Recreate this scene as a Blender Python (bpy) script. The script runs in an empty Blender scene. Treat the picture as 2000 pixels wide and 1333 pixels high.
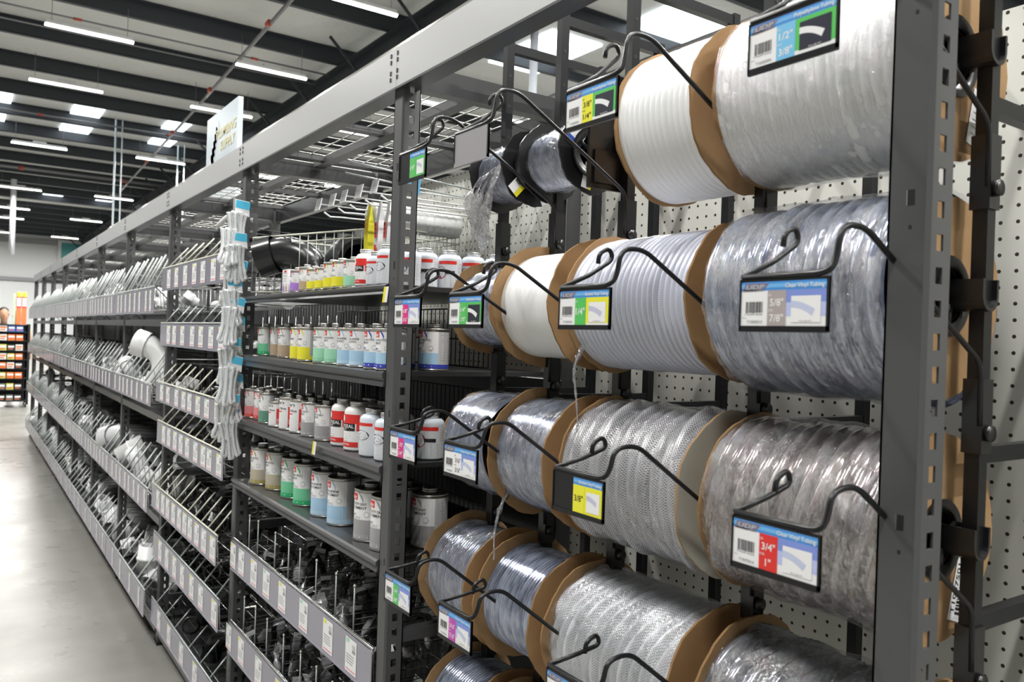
import bpy, math, random
from mathutils import Vector, Matrix
S = bpy.context.scene
COL = S.collection
PI = math.pi
rnd = random.Random(7)

# ------------------------------------------------------------------ camera
CAMF, CAMY, CAMP, CAMR, CAMH = 1582.886, 0.598037, -0.000529, 0.034180, 1.50421515
fw = Vector((math.sin(CAMY)*math.cos(CAMP), math.cos(CAMY)*math.cos(CAMP), math.sin(CAMP)))
r0 = Vector((math.cos(CAMY), -math.sin(CAMY), 0)); u0 = r0.cross(fw)
rr = math.cos(CAMR)*r0 + math.sin(CAMR)*u0
uu = -math.sin(CAMR)*r0 + math.cos(CAMR)*u0
cam = bpy.data.cameras.new('camera')
cam.sensor_width = 22.3; cam.lens = CAMF/2000*22.3
cam.clip_start = 0.02; cam.clip_end = 200
cam.dof.use_dof = True; cam.dof.focus_distance = 1.75; cam.dof.aperture_fstop = 5.0
co = bpy.data.objects.new('camera', cam); COL.objects.link(co)
co.matrix_world = Matrix(((rr.x, uu.x, -fw.x, 0), (rr.y, uu.y, -fw.y, 0), (rr.z, uu.z, -fw.z, CAMH), (0, 0, 0, 1)))
S.camera = co
# ------------------------------------------------------------------ world, exposure
w = bpy.data.worlds.new('store_air'); S.world = w; w.use_nodes = True
w.node_tree.nodes['Background'].inputs[0].default_value = (0.86, 0.93, 1.0, 1)
w.node_tree.nodes['Background'].inputs[1].default_value = 0.5
S.view_settings.view_transform = 'Standard'; S.view_settings.look = 'None'
S.view_settings.gamma = 1; S.view_settings.use_curve_mapping = False
S.view_settings.exposure = 0.12
S.cycles.use_denoising = True
S.cycles.max_bounces = 7; S.cycles.diffuse_bounces = 3; S.cycles.glossy_bounces = 3
S.cycles.transparent_max_bounces = 12; S.cycles.transmission_bounces = 3
S.cycles.caustics_reflective = False; S.cycles.caustics_refractive = False
S.cycles.sample_clamp_indirect = 6
S.cycles.use_adaptive_sampling = True; S.cycles.adaptive_threshold = 0.02
LAMP_W = 185.0
# lit ceiling fixtures: rows along the store, some unseen ones added for light (x of the fixture's middle, y)
ROWS = [('left', 1.53, [-6.5, -3.0, 0.2, 3.6, 7.0, 14.05, 17.4, 23.7, 31.6, 37.2, 40.8, 47.5]),  # lamps at the camera end and the farthest one are added for light
        ('middle', 4.33, [-3.0, 0.2, 3.6, 7.0, 10.4, 14.0, 17.25, 23.4, 31.4, 39.0, 47.5]),  # camera end lamps and the one by the far wall added likewise
        ('right', 7.0, [0.2, 3.6, 7.0, 13.8, 17.0, 23.5]),
        ('far right', 9.6, [3.6, 13.8, 23.5]),
        ('added far left', -1.6, [-0.6, 3.6, 7.0, 11.5, 18.0, 26.0, 36.0, 46.0])]  # unseen row, added to light the shelf fronts from the aisle

# ------------------------------------------------------------------ materials
MATS = {}
def mat(name, color=(.5, .5, .5), rough=.5, metal=0.0, spec=.5, coat=0.0, emit=None, es=1.0, bump=None, var=None, trans=0.0):
    if name in MATS: return MATS[name]
    m = bpy.data.materials.new(name); m.use_nodes = True
    nt = m.node_tree; b = nt.nodes['Principled BSDF']
    b.inputs['Base Color'].default_value = (*color, 1)
    b.inputs['Roughness'].default_value = rough
    b.inputs['Metallic'].default_value = metal
    b.inputs['Specular IOR Level'].default_value = spec
    b.inputs['Coat Weight'].default_value = coat
    b.inputs['Transmission Weight'].default_value = trans
    if emit:
        b.inputs['Emission Color'].default_value = (*emit, 1); b.inputs['Emission Strength'].default_value = es
    tc = nt.nodes.new('ShaderNodeTexCoord')
    if bump:   # (scale, strength, distance)
        n = nt.nodes.new('ShaderNodeTexNoise'); n.inputs['Scale'].default_value = bump[0]; n.inputs['Detail'].default_value = 3
        nt.links.new(tc.outputs['Object'], n.inputs['Vector'])
        bp = nt.nodes.new('ShaderNodeBump'); bp.inputs['Strength'].default_value = bump[1]; bp.inputs['Distance'].default_value = bump[2]
        nt.links.new(n.outputs['Fac'], bp.inputs['Height']); nt.links.new(bp.outputs['Normal'], b.inputs['Normal'])
    if var:    # (scale, color2)
        n = nt.nodes.new('ShaderNodeTexNoise'); n.inputs['Scale'].default_value = var[0]; n.inputs['Detail'].default_value = 4
        nt.links.new(tc.outputs['Object'], n.inputs['Vector'])
        mx = nt.nodes.new('ShaderNodeMix'); mx.data_type = 'RGBA'
        mx.inputs[6].default_value = (*color, 1); mx.inputs[7].default_value = (*var[1], 1)
        cr = nt.nodes.new('ShaderNodeMapRange'); cr.inputs[1].default_value = .35; cr.inputs[2].default_value = .65
        nt.links.new(n.outputs['Fac'], cr.inputs[0]); nt.links.new(cr.outputs[0], mx.inputs[0])
        nt.links.new(mx.outputs[2], b.inputs['Base Color'])
    MATS[name] = m
    return m
def nodes(m): return m.node_tree.nodes, m.node_tree.links
def math_node(nt, op, a, b=None, c=None):
    n = nt.nodes.new('ShaderNodeMath'); n.operation = op
    for i, v in enumerate((a, b, c)):
        if v is None: continue
        if isinstance(v, (int, float)): n.inputs[i].default_value = v
        else: nt.links.new(v, n.inputs[i])
    return n.outputs[0]

POST = mat('dark_grey_paint', (.066, .067, .070), .42, .0, .6)
BEAM = mat('silver_grey_paint', (.50, .505, .51), .38, .25, .6)
SHELF = mat('black_shelf_paint', (.035, .036, .038), .33, .2, .7)
LIPM = mat('shelf_lip_paint', (.10, .10, .105), .28, .4, .7)
BLK = mat('black_powder_coat', (.007, .0075, .009), .34, .0, .4)
BLKP = mat('black_plastic', (.008, .008, .009), .3, .0, .6)
DECKW = mat('galvanised_wire', (.34, .34, .32), .35, .5)
IVORY = mat('ivory_wire', (.66, .66, .56), .4)
GREYW = mat('grey_green_wire', (.42, .46, .45), .35, .3)
CHROME = mat('chrome_wire', (.6, .6, .6), .2, .9)
DKW = mat('dark_wire', (.035, .037, .037), .4, .4)
CARD = mat('cardboard', (.40, .255, .13), .85, spec=.2, var=(14, (.33, .20, .10)), bump=(90, .15, .001))
CARDE = mat('cardboard_edge', (.30, .18, .085), .9, spec=.1, bump=(500, .8, .002))
CARDG = mat('grey_board', (.50, .50, .45), .8, spec=.2, var=(10, (.45, .45, .41)))
WHITEP = mat('white_pvc', (.80, .81, .81), .35)
WHITET = mat('white_tubing', (.88, .89, .90), .3, spec=.5, coat=.2)
BLABS = mat('black_abs', (.012, .013, .014), .25, spec=.6)
PAPER = mat('white_paper', (.85, .85, .86), .6)
WALLM = mat('white_wall', (.88, .90, .90), .6)
ROOFW = mat('roof_insulation', (.62, .63, .62), .55, spec=.4, bump=(1.5, .6, .15))
PURL = mat('dark_steel', (.035, .040, .048), .5, .2, .5)
PIPEM = mat('grey_pipe', (.22, .22, .23), .4, .3)
LIGHTM = mat('lamp_diffuser', (.9, .9, .9), .4, emit=(1.0, .985, .93), es=9.0)
LAMPB = mat('lamp_body', (.7, .7, .7), .4)
SKYL = mat('skylight_panel', (.8, .85, .9), .4, emit=(.86, .95, 1.0), es=3.2)
RED = mat('red_print', (.75, .035, .03), .4)
BLACKI = mat('black_print', (.012, .012, .014), .4)
GREYI = mat('grey_print', (.32, .33, .34), .45)
LGREYI = mat('light_grey_print', (.55, .56, .57), .45)
SILV = mat('tin_lid', (.55, .55, .54), .28, .85)
TINR = mat('tin_rim', (.42, .41, .38), .3, .8)
BARC = GREYI

def striped(name, c1, c2):
    return mat(name, c1, .35, var=(60, c2))

# vinyl, wrapped film
def vinyl(name, c, metal=.35, rough=.13, bumpd=.0006, bs=26, dark=None):
    m = mat(name, c, rough, metal, .8, .6)
    nt = m.node_tree; b = nt.nodes['Principled BSDF']
    tc = [n for n in nt.nodes if n.type == 'TEX_COORD'][0]
    mp = nt.nodes.new('ShaderNodeMapping'); mp.inputs['Scale'].default_value = (1, .16, 1)
    # object space: axis of the spool is Y; streaks run around the coil, so stretch is small along Y
    mp.inputs['Scale'].default_value = (1, 3.0, 1)
    nt.links.new(tc.outputs['Object'], mp.inputs['Vector'])
    n = nt.nodes.new('ShaderNodeTexNoise'); n.inputs['Scale'].default_value = bs; n.inputs['Detail'].default_value = 4
    nt.links.new(mp.outputs[0], n.inputs['Vector'])
    bp = nt.nodes.new('ShaderNodeBump'); bp.inputs['Strength'].default_value = .8; bp.inputs['Distance'].default_value = bumpd
    nt.links.new(n.outputs['Fac'], bp.inputs['Height']); nt.links.new(bp.outputs['Normal'], b.inputs['Normal'])
    mx = nt.nodes.new('ShaderNodeMix'); mx.data_type = 'RGBA'
    d = dark or tuple(x*.45 for x in c)
    mx.inputs[6].default_value = (*d, 1); mx.inputs[7].default_value = (*c, 1)
    mr = nt.nodes.new('ShaderNodeMapRange'); mr.inputs[1].default_value = .36; mr.inputs[2].default_value = .62
    nt.links.new(n.outputs['Fac'], mr.inputs[0]); nt.links.new(mr.outputs[0], mx.inputs[0])
    nt.links.new(mx.outputs[2], b.inputs['Base Color'])
    nt.links.new(bp.outputs['Normal'], b.inputs['Coat Normal'])
    return m
CLEAR = vinyl('clear_vinyl', (.46, .51, .64), .5, dark=(.20, .23, .33))
CLEARW = vinyl('clear_vinyl_warm', (.44, .39, .39), .5, dark=(.20, .165, .155))
CLEARD = vinyl('clear_vinyl_dark', (.24, .26, .30), .5, dark=(.13, .14, .17))
def braid(name, c, d, freq):
    m = mat(name, c, .3, .1, .6, .4)
    nt = m.node_tree; b = nt.nodes['Principled BSDF']
    uv = nt.nodes.new('ShaderNodeUVMap'); uv.uv_map = 'UVMap'
    sx = nt.nodes.new('ShaderNodeSeparateXYZ'); nt.links.new(uv.outputs[0], sx.inputs[0])
    u_, v_ = sx.outputs[0], sx.outputs[1]
    a = math_node(nt, 'SINE', math_node(nt, 'MULTIPLY', math_node(nt, 'ADD', u_, v_), freq))
    c_ = math_node(nt, 'SINE', math_node(nt, 'MULTIPLY', math_node(nt, 'SUBTRACT', u_, v_), freq))
    mxx = math_node(nt, 'MAXIMUM', a, c_)
    mr = nt.nodes.new('ShaderNodeMapRange'); mr.inputs[1].default_value = .2; mr.inputs[2].default_value = .85
    nt.links.new(mxx, mr.inputs[0])
    mx = nt.nodes.new('ShaderNodeMix'); mx.data_type = 'RGBA'
    mx.inputs[6].default_value = (*d, 1); mx.inputs[7].default_value = (*c, 1)
    nt.links.new(mr.outputs[0], mx.inputs[0]); nt.links.new(mx.outputs[2], b.inputs['Base Color'])
    return m
BRAIDW = braid('braided_vinyl_blue', (.80, .82, .90), (.36, .38, .50), 2100)
BRAIDG = braid('braided_vinyl_grey', (.68, .68, .71), (.19, .19, .21), 1500)
BRAIDL = braid('braided_vinyl_white', (.82, .84, .88), (.42, .45, .50), 1500)
def film(name='stretch_film', amt=.30):
    if name in MATS: return MATS[name]
    m = bpy.data.materials.new(name); m.use_nodes = True; nt = m.node_tree
    for n in list(nt.nodes):
        if n.type != 'OUTPUT_MATERIAL': nt.nodes.remove(n)
    out = nt.nodes[0]
    tr = nt.nodes.new('ShaderNodeBsdfTransparent'); gl = nt.nodes.new('ShaderNodeBsdfGlossy')
    gl.inputs['Roughness'].default_value = .09; gl.inputs['Color'].default_value = (.95, .96, 1, 1)
    tc = nt.nodes.new('ShaderNodeTexCoord'); n = nt.nodes.new('ShaderNodeTexNoise')
    mp = nt.nodes.new('ShaderNodeMapping'); mp.inputs['Scale'].default_value = (1, 2.6, 1)
    nt.links.new(tc.outputs['Object'], mp.inputs[0]); nt.links.new(mp.outputs[0], n.inputs['Vector'])
    n.inputs['Scale'].default_value = 55; n.inputs['Detail'].default_value = 6; n.inputs['Distortion'].default_value = 1.8
    bp = nt.nodes.new('ShaderNodeBump'); bp.inputs['Strength'].default_value = 1; bp.inputs['Distance'].default_value = .004
    nt.links.new(n.outputs['Fac'], bp.inputs['Height']); nt.links.new(bp.outputs['Normal'], gl.inputs['Normal'])
    mr = nt.nodes.new('ShaderNodeMapRange'); mr.inputs[1].default_value = .3; mr.inputs[2].default_value = .75
    mr.inputs[3].default_value = amt*.25; mr.inputs[4].default_value = amt*1.5
    nt.links.new(n.outputs['Fac'], mr.inputs[0])
    mx = nt.nodes.new('ShaderNodeMixShader'); nt.links.new(mr.outputs[0], mx.inputs[0])
    nt.links.new(tr.outputs[0], mx.inputs[1]); nt.links.new(gl.outputs[0], mx.inputs[2])
    nt.links.new(mx.outputs[0], out.inputs['Surface'])
    MATS[name] = m; return m
FILM = film(); CLEARPL = film('clear_plastic_pack', .8)
def strip_plastic():
    m = mat('label_strip_plastic', (.29, .28, .34), .25, .0, .6, .3)
    return m
STRIP = strip_plastic()
def peg_material():
    m = mat('pegboard', (.66, .66, .61), .6, spec=.3)
    nt = m.node_tree; b = nt.nodes['Principled BSDF']
    tc = [n for n in nt.nodes if n.type == 'TEX_COORD'][0]
    sx = nt.nodes.new('ShaderNodeSeparateXYZ'); nt.links.new(tc.outputs['Object'], sx.inputs[0])
    P = .0254
    fy = math_node(nt, 'SUBTRACT', math_node(nt, 'FRACT', math_node(nt, 'DIVIDE', sx.outputs[1], P)), .5)
    fz = math_node(nt, 'SUBTRACT', math_node(nt, 'FRACT', math_node(nt, 'DIVIDE', sx.outputs[2], P)), .5)
    d = math_node(nt, 'ADD', math_node(nt, 'MULTIPLY', fy, fy), math_node(nt, 'MULTIPLY', fz, fz))
    h = math_node(nt, 'LESS_THAN', d, .0145)
    mx = nt.nodes.new('ShaderNodeMix'); mx.data_type = 'RGBA'
    mx.inputs[6].default_value = (.66, .66, .61, 1); mx.inputs[7].default_value = (.03, .022, .016, 1)
    nt.links.new(h, mx.inputs[0]); nt.links.new(mx.outputs[2], b.inputs['Base Color'])
    return m
PEG = peg_material()
def floor_material():
    m = mat('polished_concrete', (.36, .36, .335), .2, .0, .2)
    nt = m.node_tree; b = nt.nodes['Principled BSDF']
    tc = [n for n in nt.nodes if n.type == 'TEX_COORD'][0]
    n1 = nt.nodes.new('ShaderNodeTexNoise'); n1.inputs['Scale'].default_value = 1.2; n1.inputs['Detail'].default_value = 8
    n1.inputs['Roughness'].default_value = .65
    nt.links.new(tc.outputs['Object'], n1.inputs['Vector'])
    cr = nt.nodes.new('ShaderNodeValToRGB')
    cr.color_ramp.elements[0].position = .3; cr.color_ramp.elements[0].color = (.17, .168, .152, 1)
    cr.color_ramp.elements[1].position = .7; cr.color_ramp.elements[1].color = (.27, .266, .248, 1)
    nt.links.new(n1.outputs['Fac'], cr.inputs[0]); nt.links.new(cr.outputs[0], b.inputs['Base Color'])
    n2 = nt.nodes.new('ShaderNodeTexNoise'); n2.inputs['Scale'].default_value = 3; n2.inputs['Detail'].default_value = 3
    nt.links.new(tc.outputs['Object'], n2.inputs['Vector'])
    mr = nt.nodes.new('ShaderNodeMapRange'); mr.inputs[3].default_value = .18; mr.inputs[4].default_value = .42
    nt.links.new(n2.outputs['Fac'], mr.inputs[0]); nt.links.new(mr.outputs[0], b.inputs['Roughness'])
    return m
FLOORM = floor_material()

# ------------------------------------------------------------------ mesh builder
class MB:
    def __init__(s): s.v = []; s.f = []; s.m = []; s.sm = []; s.mats = []; s.uv = None
    def mi(s, m):
        if m not in s.mats: s.mats.append(m)
        return s.mats.index(m)
    def poly(s, pts, m, smooth=False):
        i = len(s.v); s.v += [tuple(p) for p in pts]; s.f.append(tuple(range(i, i+len(pts)))); s.m.append(s.mi(m)); s.sm.append(smooth)
    def box(s, x0, x1, y0, y1, z0, z1, m):
        i = len(s.v)
        s.v += [(x0, y0, z0), (x1, y0, z0), (x1, y1, z0), (x0, y1, z0), (x0, y0, z1), (x1, y0, z1), (x1, y1, z1), (x0, y1, z1)]
        for q in ((0, 3, 2, 1), (4, 5, 6, 7), (0, 1, 5, 4), (1, 2, 6, 5), (2, 3, 7, 6), (3, 0, 4, 7)):
            s.f.append(tuple(i+k for k in q)); s.m.append(s.mi(m)); s.sm.append(False)
        return s
    def obox(s, c, ax, ay, az, m):   # centre and three half-axis vectors
        c = Vector(c); ax = Vector(ax); ay = Vector(ay); az = Vector(az); i = len(s.v)
        for k in ((-1, -1, -1), (1, -1, -1), (1, 1, -1), (-1, 1, -1), (-1, -1, 1), (1, -1, 1), (1, 1, 1), (-1, 1, 1)):
            s.v.append(tuple(c + ax*k[0] + ay*k[1] + az*k[2]))
        for q in ((0, 3, 2, 1), (4, 5, 6, 7), (0, 1, 5, 4), (1, 2, 6, 5), (2, 3, 7, 6), (3, 0, 4, 7)):
            s.f.append(tuple(i+k for k in q)); s.m.append(s.mi(m)); s.sm.append(False)
        return s
    def rings(s, rings, m, closed=True, caps=True, smooth=True):
        i = len(s.v); n = len(rings[0]); k = s.mi(m)
        for r in rings: s.v += [tuple(p) for p in r]
        for a in range(len(rings)-1):
            for b in range(n if closed else n-1):
                c = (b+1) % n
                s.f.append((i+a*n+b, i+a*n+c, i+(a+1)*n+c, i+(a+1)*n+b)); s.m.append(k); s.sm.append(smooth)
        if caps:
            s.f.append(tuple(i+b for b in reversed(range(n)))); s.m.append(k); s.sm.append(False)
            j = i+(len(rings)-1)*n
            s.f.append(tuple(j+b for b in range(n))); s.m.append(k); s.sm.append(False)
        return s
    def tube(s, pts, r, m, seg=6, caps=True, rad=None):
        pts = [Vector(p) for p in pts]; rings = []; prev = None
        for j, p in enumerate(pts):
            if j == 0: t = pts[1]-p
            elif j == len(pts)-1: t = p-pts[-2]
            else: t = (pts[j+1]-p).normalized() + (p-pts[j-1]).normalized()
            if t.length < 1e-9: t = Vector((0, 0, 1))
            t.normalize()
            if prev is None:
                a = Vector((0, 0, 1)) if abs(t.z) < .9 else Vector((1, 0, 0))
                nrm = t.cross(a).normalized()
            else:
                nrm = (prev - t*prev.dot(t)).normalized()
            prev = nrm; bn = t.cross(nrm); R = rad[j] if rad else r
            rings.append([p + (nrm*math.cos(2*PI*k/seg) + bn*math.sin(2*PI*k/seg))*R for k in range(seg)])
        return s.rings(rings, m, caps=caps)
    def lathe(s, prof, m, c=(0, 0, 0), axis='z', seg=20, smooth=True, caps=False):  # prof: (r, h)
        rings = []
        for (r, h) in prof:
            ring = []
            for k in range(seg):
                a = 2*PI*k/seg; x, y = r*math.cos(a), r*math.sin(a)
                if axis == 'z': p = (c[0]+x, c[1]+y, c[2]+h)
                elif axis == 'y': p = (c[0]+y, c[1]+h, c[2]+x)
                else: p = (c[0]+h, c[1]+x, c[2]+y)
                ring.append(p)
            rings.append(ring)
        return s.rings(rings, m, caps=caps, smooth=smooth)
    def build(s, name, parent=None, loc=None):
        me = bpy.data.meshes.new(name); me.from_pydata(s.v, [], s.f)
        for m in s.mats: me.materials.append(m)
        me.polygons.foreach_set('material_index', s.m); me.polygons.foreach_set('use_smooth', s.sm)
        if s.uv:
            ul = me.uv_layers.new(name='UVMap')
            for li, l in enumerate(me.loops): ul.data[li].uv = s.uv[l.vertex_index]
        me.update()
        o = bpy.data.objects.new(name, me); COL.objects.link(o)
        if parent: o.parent = parent
        if loc: o.location = loc
        return o
def bend(pts, r=.01, n=4):      # round the corners of a polyline
    pts = [Vector(p) for p in pts]; out = [pts[0]]
    for i in range(1, len(pts)-1):
        a, b, c = pts[i-1], pts[i], pts[i+1]
        d1 = min(r, (a-b).length*.48); d2 = min(r, (c-b).length*.48)
        p = b+(a-b).normalized()*d1; q = b+(c-b).normalized()*d2
        for k in range(n+1):
            t = k/n; out.append(p*(1-t)**2 + b*2*t*(1-t) + q*t*t)
    out.append(pts[-1]); return out
def tag(o, label, cat, group=None, kind=None):
    ws = label.split()
    if len(ws) > 16: label = ' '.join([q for q in ws if q not in ('label', 'white', 'the')][:16])
    o['label'] = label; o['category'] = cat
    if group: o['group'] = group
    if kind: o['kind'] = kind
    return o
def thing(name, label, cat, loc=(0, 0, 0), group=None, rotz=0):
    o = bpy.data.objects.new(name, None); COL.objects.link(o); o.location = loc; o.rotation_euler = (0, 0, rotz)
    o.empty_display_size = .02
    return tag(o, label, cat, group)
def struct(o): o['kind'] = 'structure'; return o
def copy_tree(o, parent=None):
    c = o.copy(); COL.objects.link(c); c.parent = parent
    for ch in [x for x in COL.objects if x.parent == o] if o.get('_kids') is None else [bpy.data.objects[k] for k in o['_kids'].split('|') if k]:
        copy_tree(ch, c)
    return c
ORD = ['first', 'second', 'third', 'fourth', 'fifth', 'sixth', 'seventh', 'eighth', 'ninth', 'tenth', 'eleventh', 'twelfth']

# lettering
TXT = {}
def text_geo(s):
    if s not in TXT:
        c = bpy.data.curves.new('t', 'FONT'); c.body = s; c.size = 1; c.resolution_u = 2; c.offset = .012
        o = bpy.data.objects.new('t', c)
        me = bpy.data.meshes.new_from_object(o)
        vs = [tuple(v.co[:2]) for v in me.vertices]; fs = [tuple(p.vertices) for p in me.polygons]
        bpy.data.objects.remove(o); bpy.data.curves.remove(c); bpy.data.meshes.remove(me)
        xs = [v[0] for v in vs] or [0, 1]; ys = [v[1] for v in vs] or [0, 1]
        TXT[s] = (vs, fs, min(xs), max(xs), min(ys), max(ys))
    return TXT[s]
def flat_map(o, right, up, nrm, step=.00025):
    o = Vector(o); right = Vector(right); up = Vector(up); nrm = Vector(nrm)
    return lambda u, v, l: o + right*u + up*v + nrm*(l*step)
def cyl_map(cx, cy, z0, R, a0=0.0, step=.0003):  # u=0 faces -X turned by a0; u grows to the viewer's right
    def f(u, v, l):
        a = u/R + a0; r = R + .0004 + l*step
        return Vector((cx - r*math.cos(a), cy - r*math.sin(a), z0+v))
    return f
def D_rect(mb, mp, x0, y0, x1, y1, m, l=0, nu=1):
    for i in range(nu):
        a = x0+(x1-x0)*i/nu; b = x0+(x1-x0)*(i+1)/nu
        mb.poly([mp(a, y0, l), mp(b, y0, l), mp(b, y1, l), mp(a, y1, l)], m, nu > 1)
def D_poly(mb, mp, pts, m, l=0): mb.poly([mp(x, y, l) for x, y in pts], m)
def D_ell(mb, mp, cx, cy, rx, ry, m, l=1, n=18):
    mb.poly([mp(cx+rx*math.cos(2*PI*k/n), cy+ry*math.sin(2*PI*k/n), l) for k in range(n)], m)
def D_arc(mb, mp, cx, cy, r, a0, a1, wd, m, l=1, n=10):
    for i in range(n):
        a = math.radians(a0+(a1-a0)*i/n); b = math.radians(a0+(a1-a0)*(i+1)/n)
        w0 = wd*(.25+.75*math.sin(PI*i/n)); w1 = wd*(.25+.75*math.sin(PI*(i+1)/n))
        mb.poly([mp(cx+(r-w0)*math.cos(a), cy+(r-w0)*math.sin(a), l), mp(cx+r*math.cos(a), cy+r*math.sin(a), l),
                 mp(cx+r*math.cos(b), cy+r*math.sin(b), l), mp(cx+(r-w1)*math.cos(b), cy+(r-w1)*math.sin(b), l)], m)
def D_text(mb, mp, s, x, y, h, m, l=2, wd=None, slant=0, align='l'):
    vs, fs, x0, x1, y0, y1 = text_geo(s)
    cap = .70
    k = h/cap; kx = k if wd is None else wd/(x1-x0)
    W = (x1-x0)*kx
    ox = x - x0*kx - (W if align == 'r' else W/2 if align == 'c' else 0)
    i = len(mb.v); mi = mb.mi(m)
    for (a, b) in vs: mb.v.append(tuple(mp(ox+a*kx+b*k*slant, y+b*k, l)))
    for f in fs: mb.f.append(tuple(i+q for q in f)); mb.m.append(mi); mb.sm.append(False)
def D_lines(mb, mp, x0, x1, ytop, n, dy, h, m, l=1, seed=0):
    r = random.Random(seed)
    for i in range(n):
        y = ytop-i*dy; D_rect(mb, mp, x0, y-h, x0+(x1-x0)*r.uniform(.7, 1), y, m, l, 3)
def D_bars(mb, mp, x0, y0, x1, y1, m, l=1, seed=1, n=22):
    r = random.Random(seed); x = x0; step = (x1-x0)/n
    while x < x1:
        wd = r.choice((.35, .5, .9))*step
        D_rect(mb, mp, x, y0 + (0 if r.random() > .15 else -step), min(x+wd, x1), y1, m, l); x += wd+r.choice((.4, .6))*step

# ================================================================== SETTING
b = MB(); b.box(-14, 16, -10, 56, -.1, 0, FLOORM); struct(b.build('floor'))
b = MB(); b.box(-14, 16, -10, 56, 6.78, 6.9, ROOFW); struct(b.build('ceiling'))
b = MB()
for i in range(100):
    x = -14+i*.3
    b.box(x, x+.22, 54.0, 54.12, 0, 6.78, WALLM); b.box(x+.22, x+.3, 54.03, 54.12, 0, 6.78, WALLM)
struct(b.build('wall_back'))
b = MB(); b.box(-14.1, -14, -10, 56, 0, 6.9, WALLM); struct(b.build('wall_left'))
b = MB(); b.box(16, 16.1, -10, 56, 0, 6.9, WALLM); struct(b.build('wall_right'))
b = MB(); b.box(-14, 16, -10.1, -10, 0, 6.9, WALLM); struct(b.build('wall_front'))
b = MB(); b.box(-14, 16, 53.8, 54, 3.95, 4.15, PIPEM); struct(b.build('trim_1'))
b = MB(); b.box(-14, 16, 53.7, 54, 6.1, 6.35, mat('wall_girt', (.35, .36, .36), .5)); struct(b.build('trim_2'))
# purlins
pur = None
for i in range(29):
    y = -7.0+i*2.13
    if pur is None:
        b = MB(); b.box(-14, 16, -.012, .012, 0, .27, PURL); b.box(-14, 16, -.012, .09, 0, .012, PURL); b.box(-14, 16, -.09, .012, .258, .27, PURL)
        pur = b.build('ceiling_beam'); o = pur
    else:
        o = pur.copy(); COL.objects.link(o)
    o.location = (0, y, 6.50); o['kind'] = 'structure'
# main rafters along the store
for j, x in enumerate((5.75, -8.5)):
    b = MB(); b.box(x-.012, x+.012, -10, 54, 5.75, 6.48, PURL); b.box(x-.12, x+.12, -10, 54, 5.73, 5.75, PURL); b.box(x-.12, x+.12, -10, 54, 6.46, 6.48, PURL)
    for k in range(27):
        y = -8+k*2.13*1.1
        if y < 53:
            b.tube([(x, y, 5.8), (x-.75, y, 6.52)], .03, PURL, 4); b.tube([(x, y, 5.8), (x+.75, y, 6.52)], .03, PURL, 4)
    struct(b.build('ceiling_beam'))
# sprinkler pipes, conduits
def pipe(name, pts, r, m, label, joints=0, seg=8):
    b = MB(); b.tube(pts, r, m, seg)
    o = b.build(name); tag(o, label, 'pipe')
    if joints:
        p0, p1 = Vector(pts[0]), Vector(pts[-1])
        rd = MATS.get('red_coupling') or mat('red_coupling', (.45, .07, .04), .5)
        for k in range(joints):
            t = (k+.5)/joints; c = p0.lerp(p1, t); d = (p1-p0).normalized()
            jo = MB().tube([c-d*.06, c+d*.06], r*1.5, rd, 8).build('pipe_coupling', o); jo['label'] = 'rusty red coupling'
    return o
pipe('sprinkler_pipe', [(3.35, 2, 6.2), (4.0, 18, 6.2), (4.45, 31, 6.2)], .03, PIPEM, 'long grey sprinkler main with red couplings running down the store', 7)
pipe('sprinkler_pipe', [(-8.3, 14.5, 6.33), (5.55, 14.5, 6.33)], .016, PIPEM, 'thin grey branch pipe crossing just above the nearest middle light', 5)
pipe('sprinkler_pipe', [(-8.3, 15.2, 6.33), (5.55, 15.2, 6.33)], .014, PIPEM, 'thin grey conduit crossing the ceiling just behind the nearest branch pipe', 0)
pipe('sprinkler_pipe', [(-8.3, 21.6, 6.33), (5.55, 21.6, 6.33)], .018, PIPEM, 'grey branch pipe crossing beside the near roof skylights', 5)
pipe('sprinkler_pipe', [(-8.3, 28.6, 6.2), (5.55, 28.6, 6.2)], .04, PIPEM, 'thicker grey pipe crossing the ceiling beyond the skylights', 5)
pipe('sprinkler_pipe', [(-8.3, 33.5, 5.9), (5.55, 33.5, 5.9)], .05, mat('pale_pipe', (.5, .5, .48), .4), 'pale grey pipe crossing low over the far end of the aisle', 0)
pipe('sprinkler_pipe', [(8.6, -2, 5.9), (8.6, 30, 5.9)], .03, PIPEM, 'grey pipe with red couplings seen over the white tubing spool', 9)
pipe('conduit', [(5.45, -2, 5.95), (5.45, 40, 5.95)], .02, mat('pale_conduit', (.5, .5, .48), .4), 'pale upper conduit running beside the dark main rafter')
pipe('conduit', [(5.3, -2, 5.85), (5.3, 40, 5.85)], .02, MATS['pale_conduit'], 'pale lower conduit running beside the dark main rafter')
pipe('steel_column', [(6.33, 9, 0), (6.33, 9, 6.5)], .055, mat('grey_column', (.3, .32, .35), .4, .2), 'round grey steel column standing behind the shelving, seen through the frames', seg=14)
pipe('steel_column', [(1.4, 33, 3.9), (1.4, 33, 6.5)], .09, mat('white_duct', (.8, .8, .85), .5), 'white square drop post hanging at the far left of the ceiling', seg=4)
for i, (x, y, r) in enumerate([(3.02, 22.0, .022), (3.17, 22.0, .016), (4.86, 23.9, .02), (4.99, 23.7, .016)]):
    pipe('power_pole', [(x, y, 0), (x, y, 6.6)], r, mat('pole_paint', (.45, .52, .55), .4),
         ['left', 'right', 'left', 'right'][i] + ' of the two thin pale poles ' + ('over the far shelves' if i < 2 else 'just left of the hanging sign'))
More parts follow.
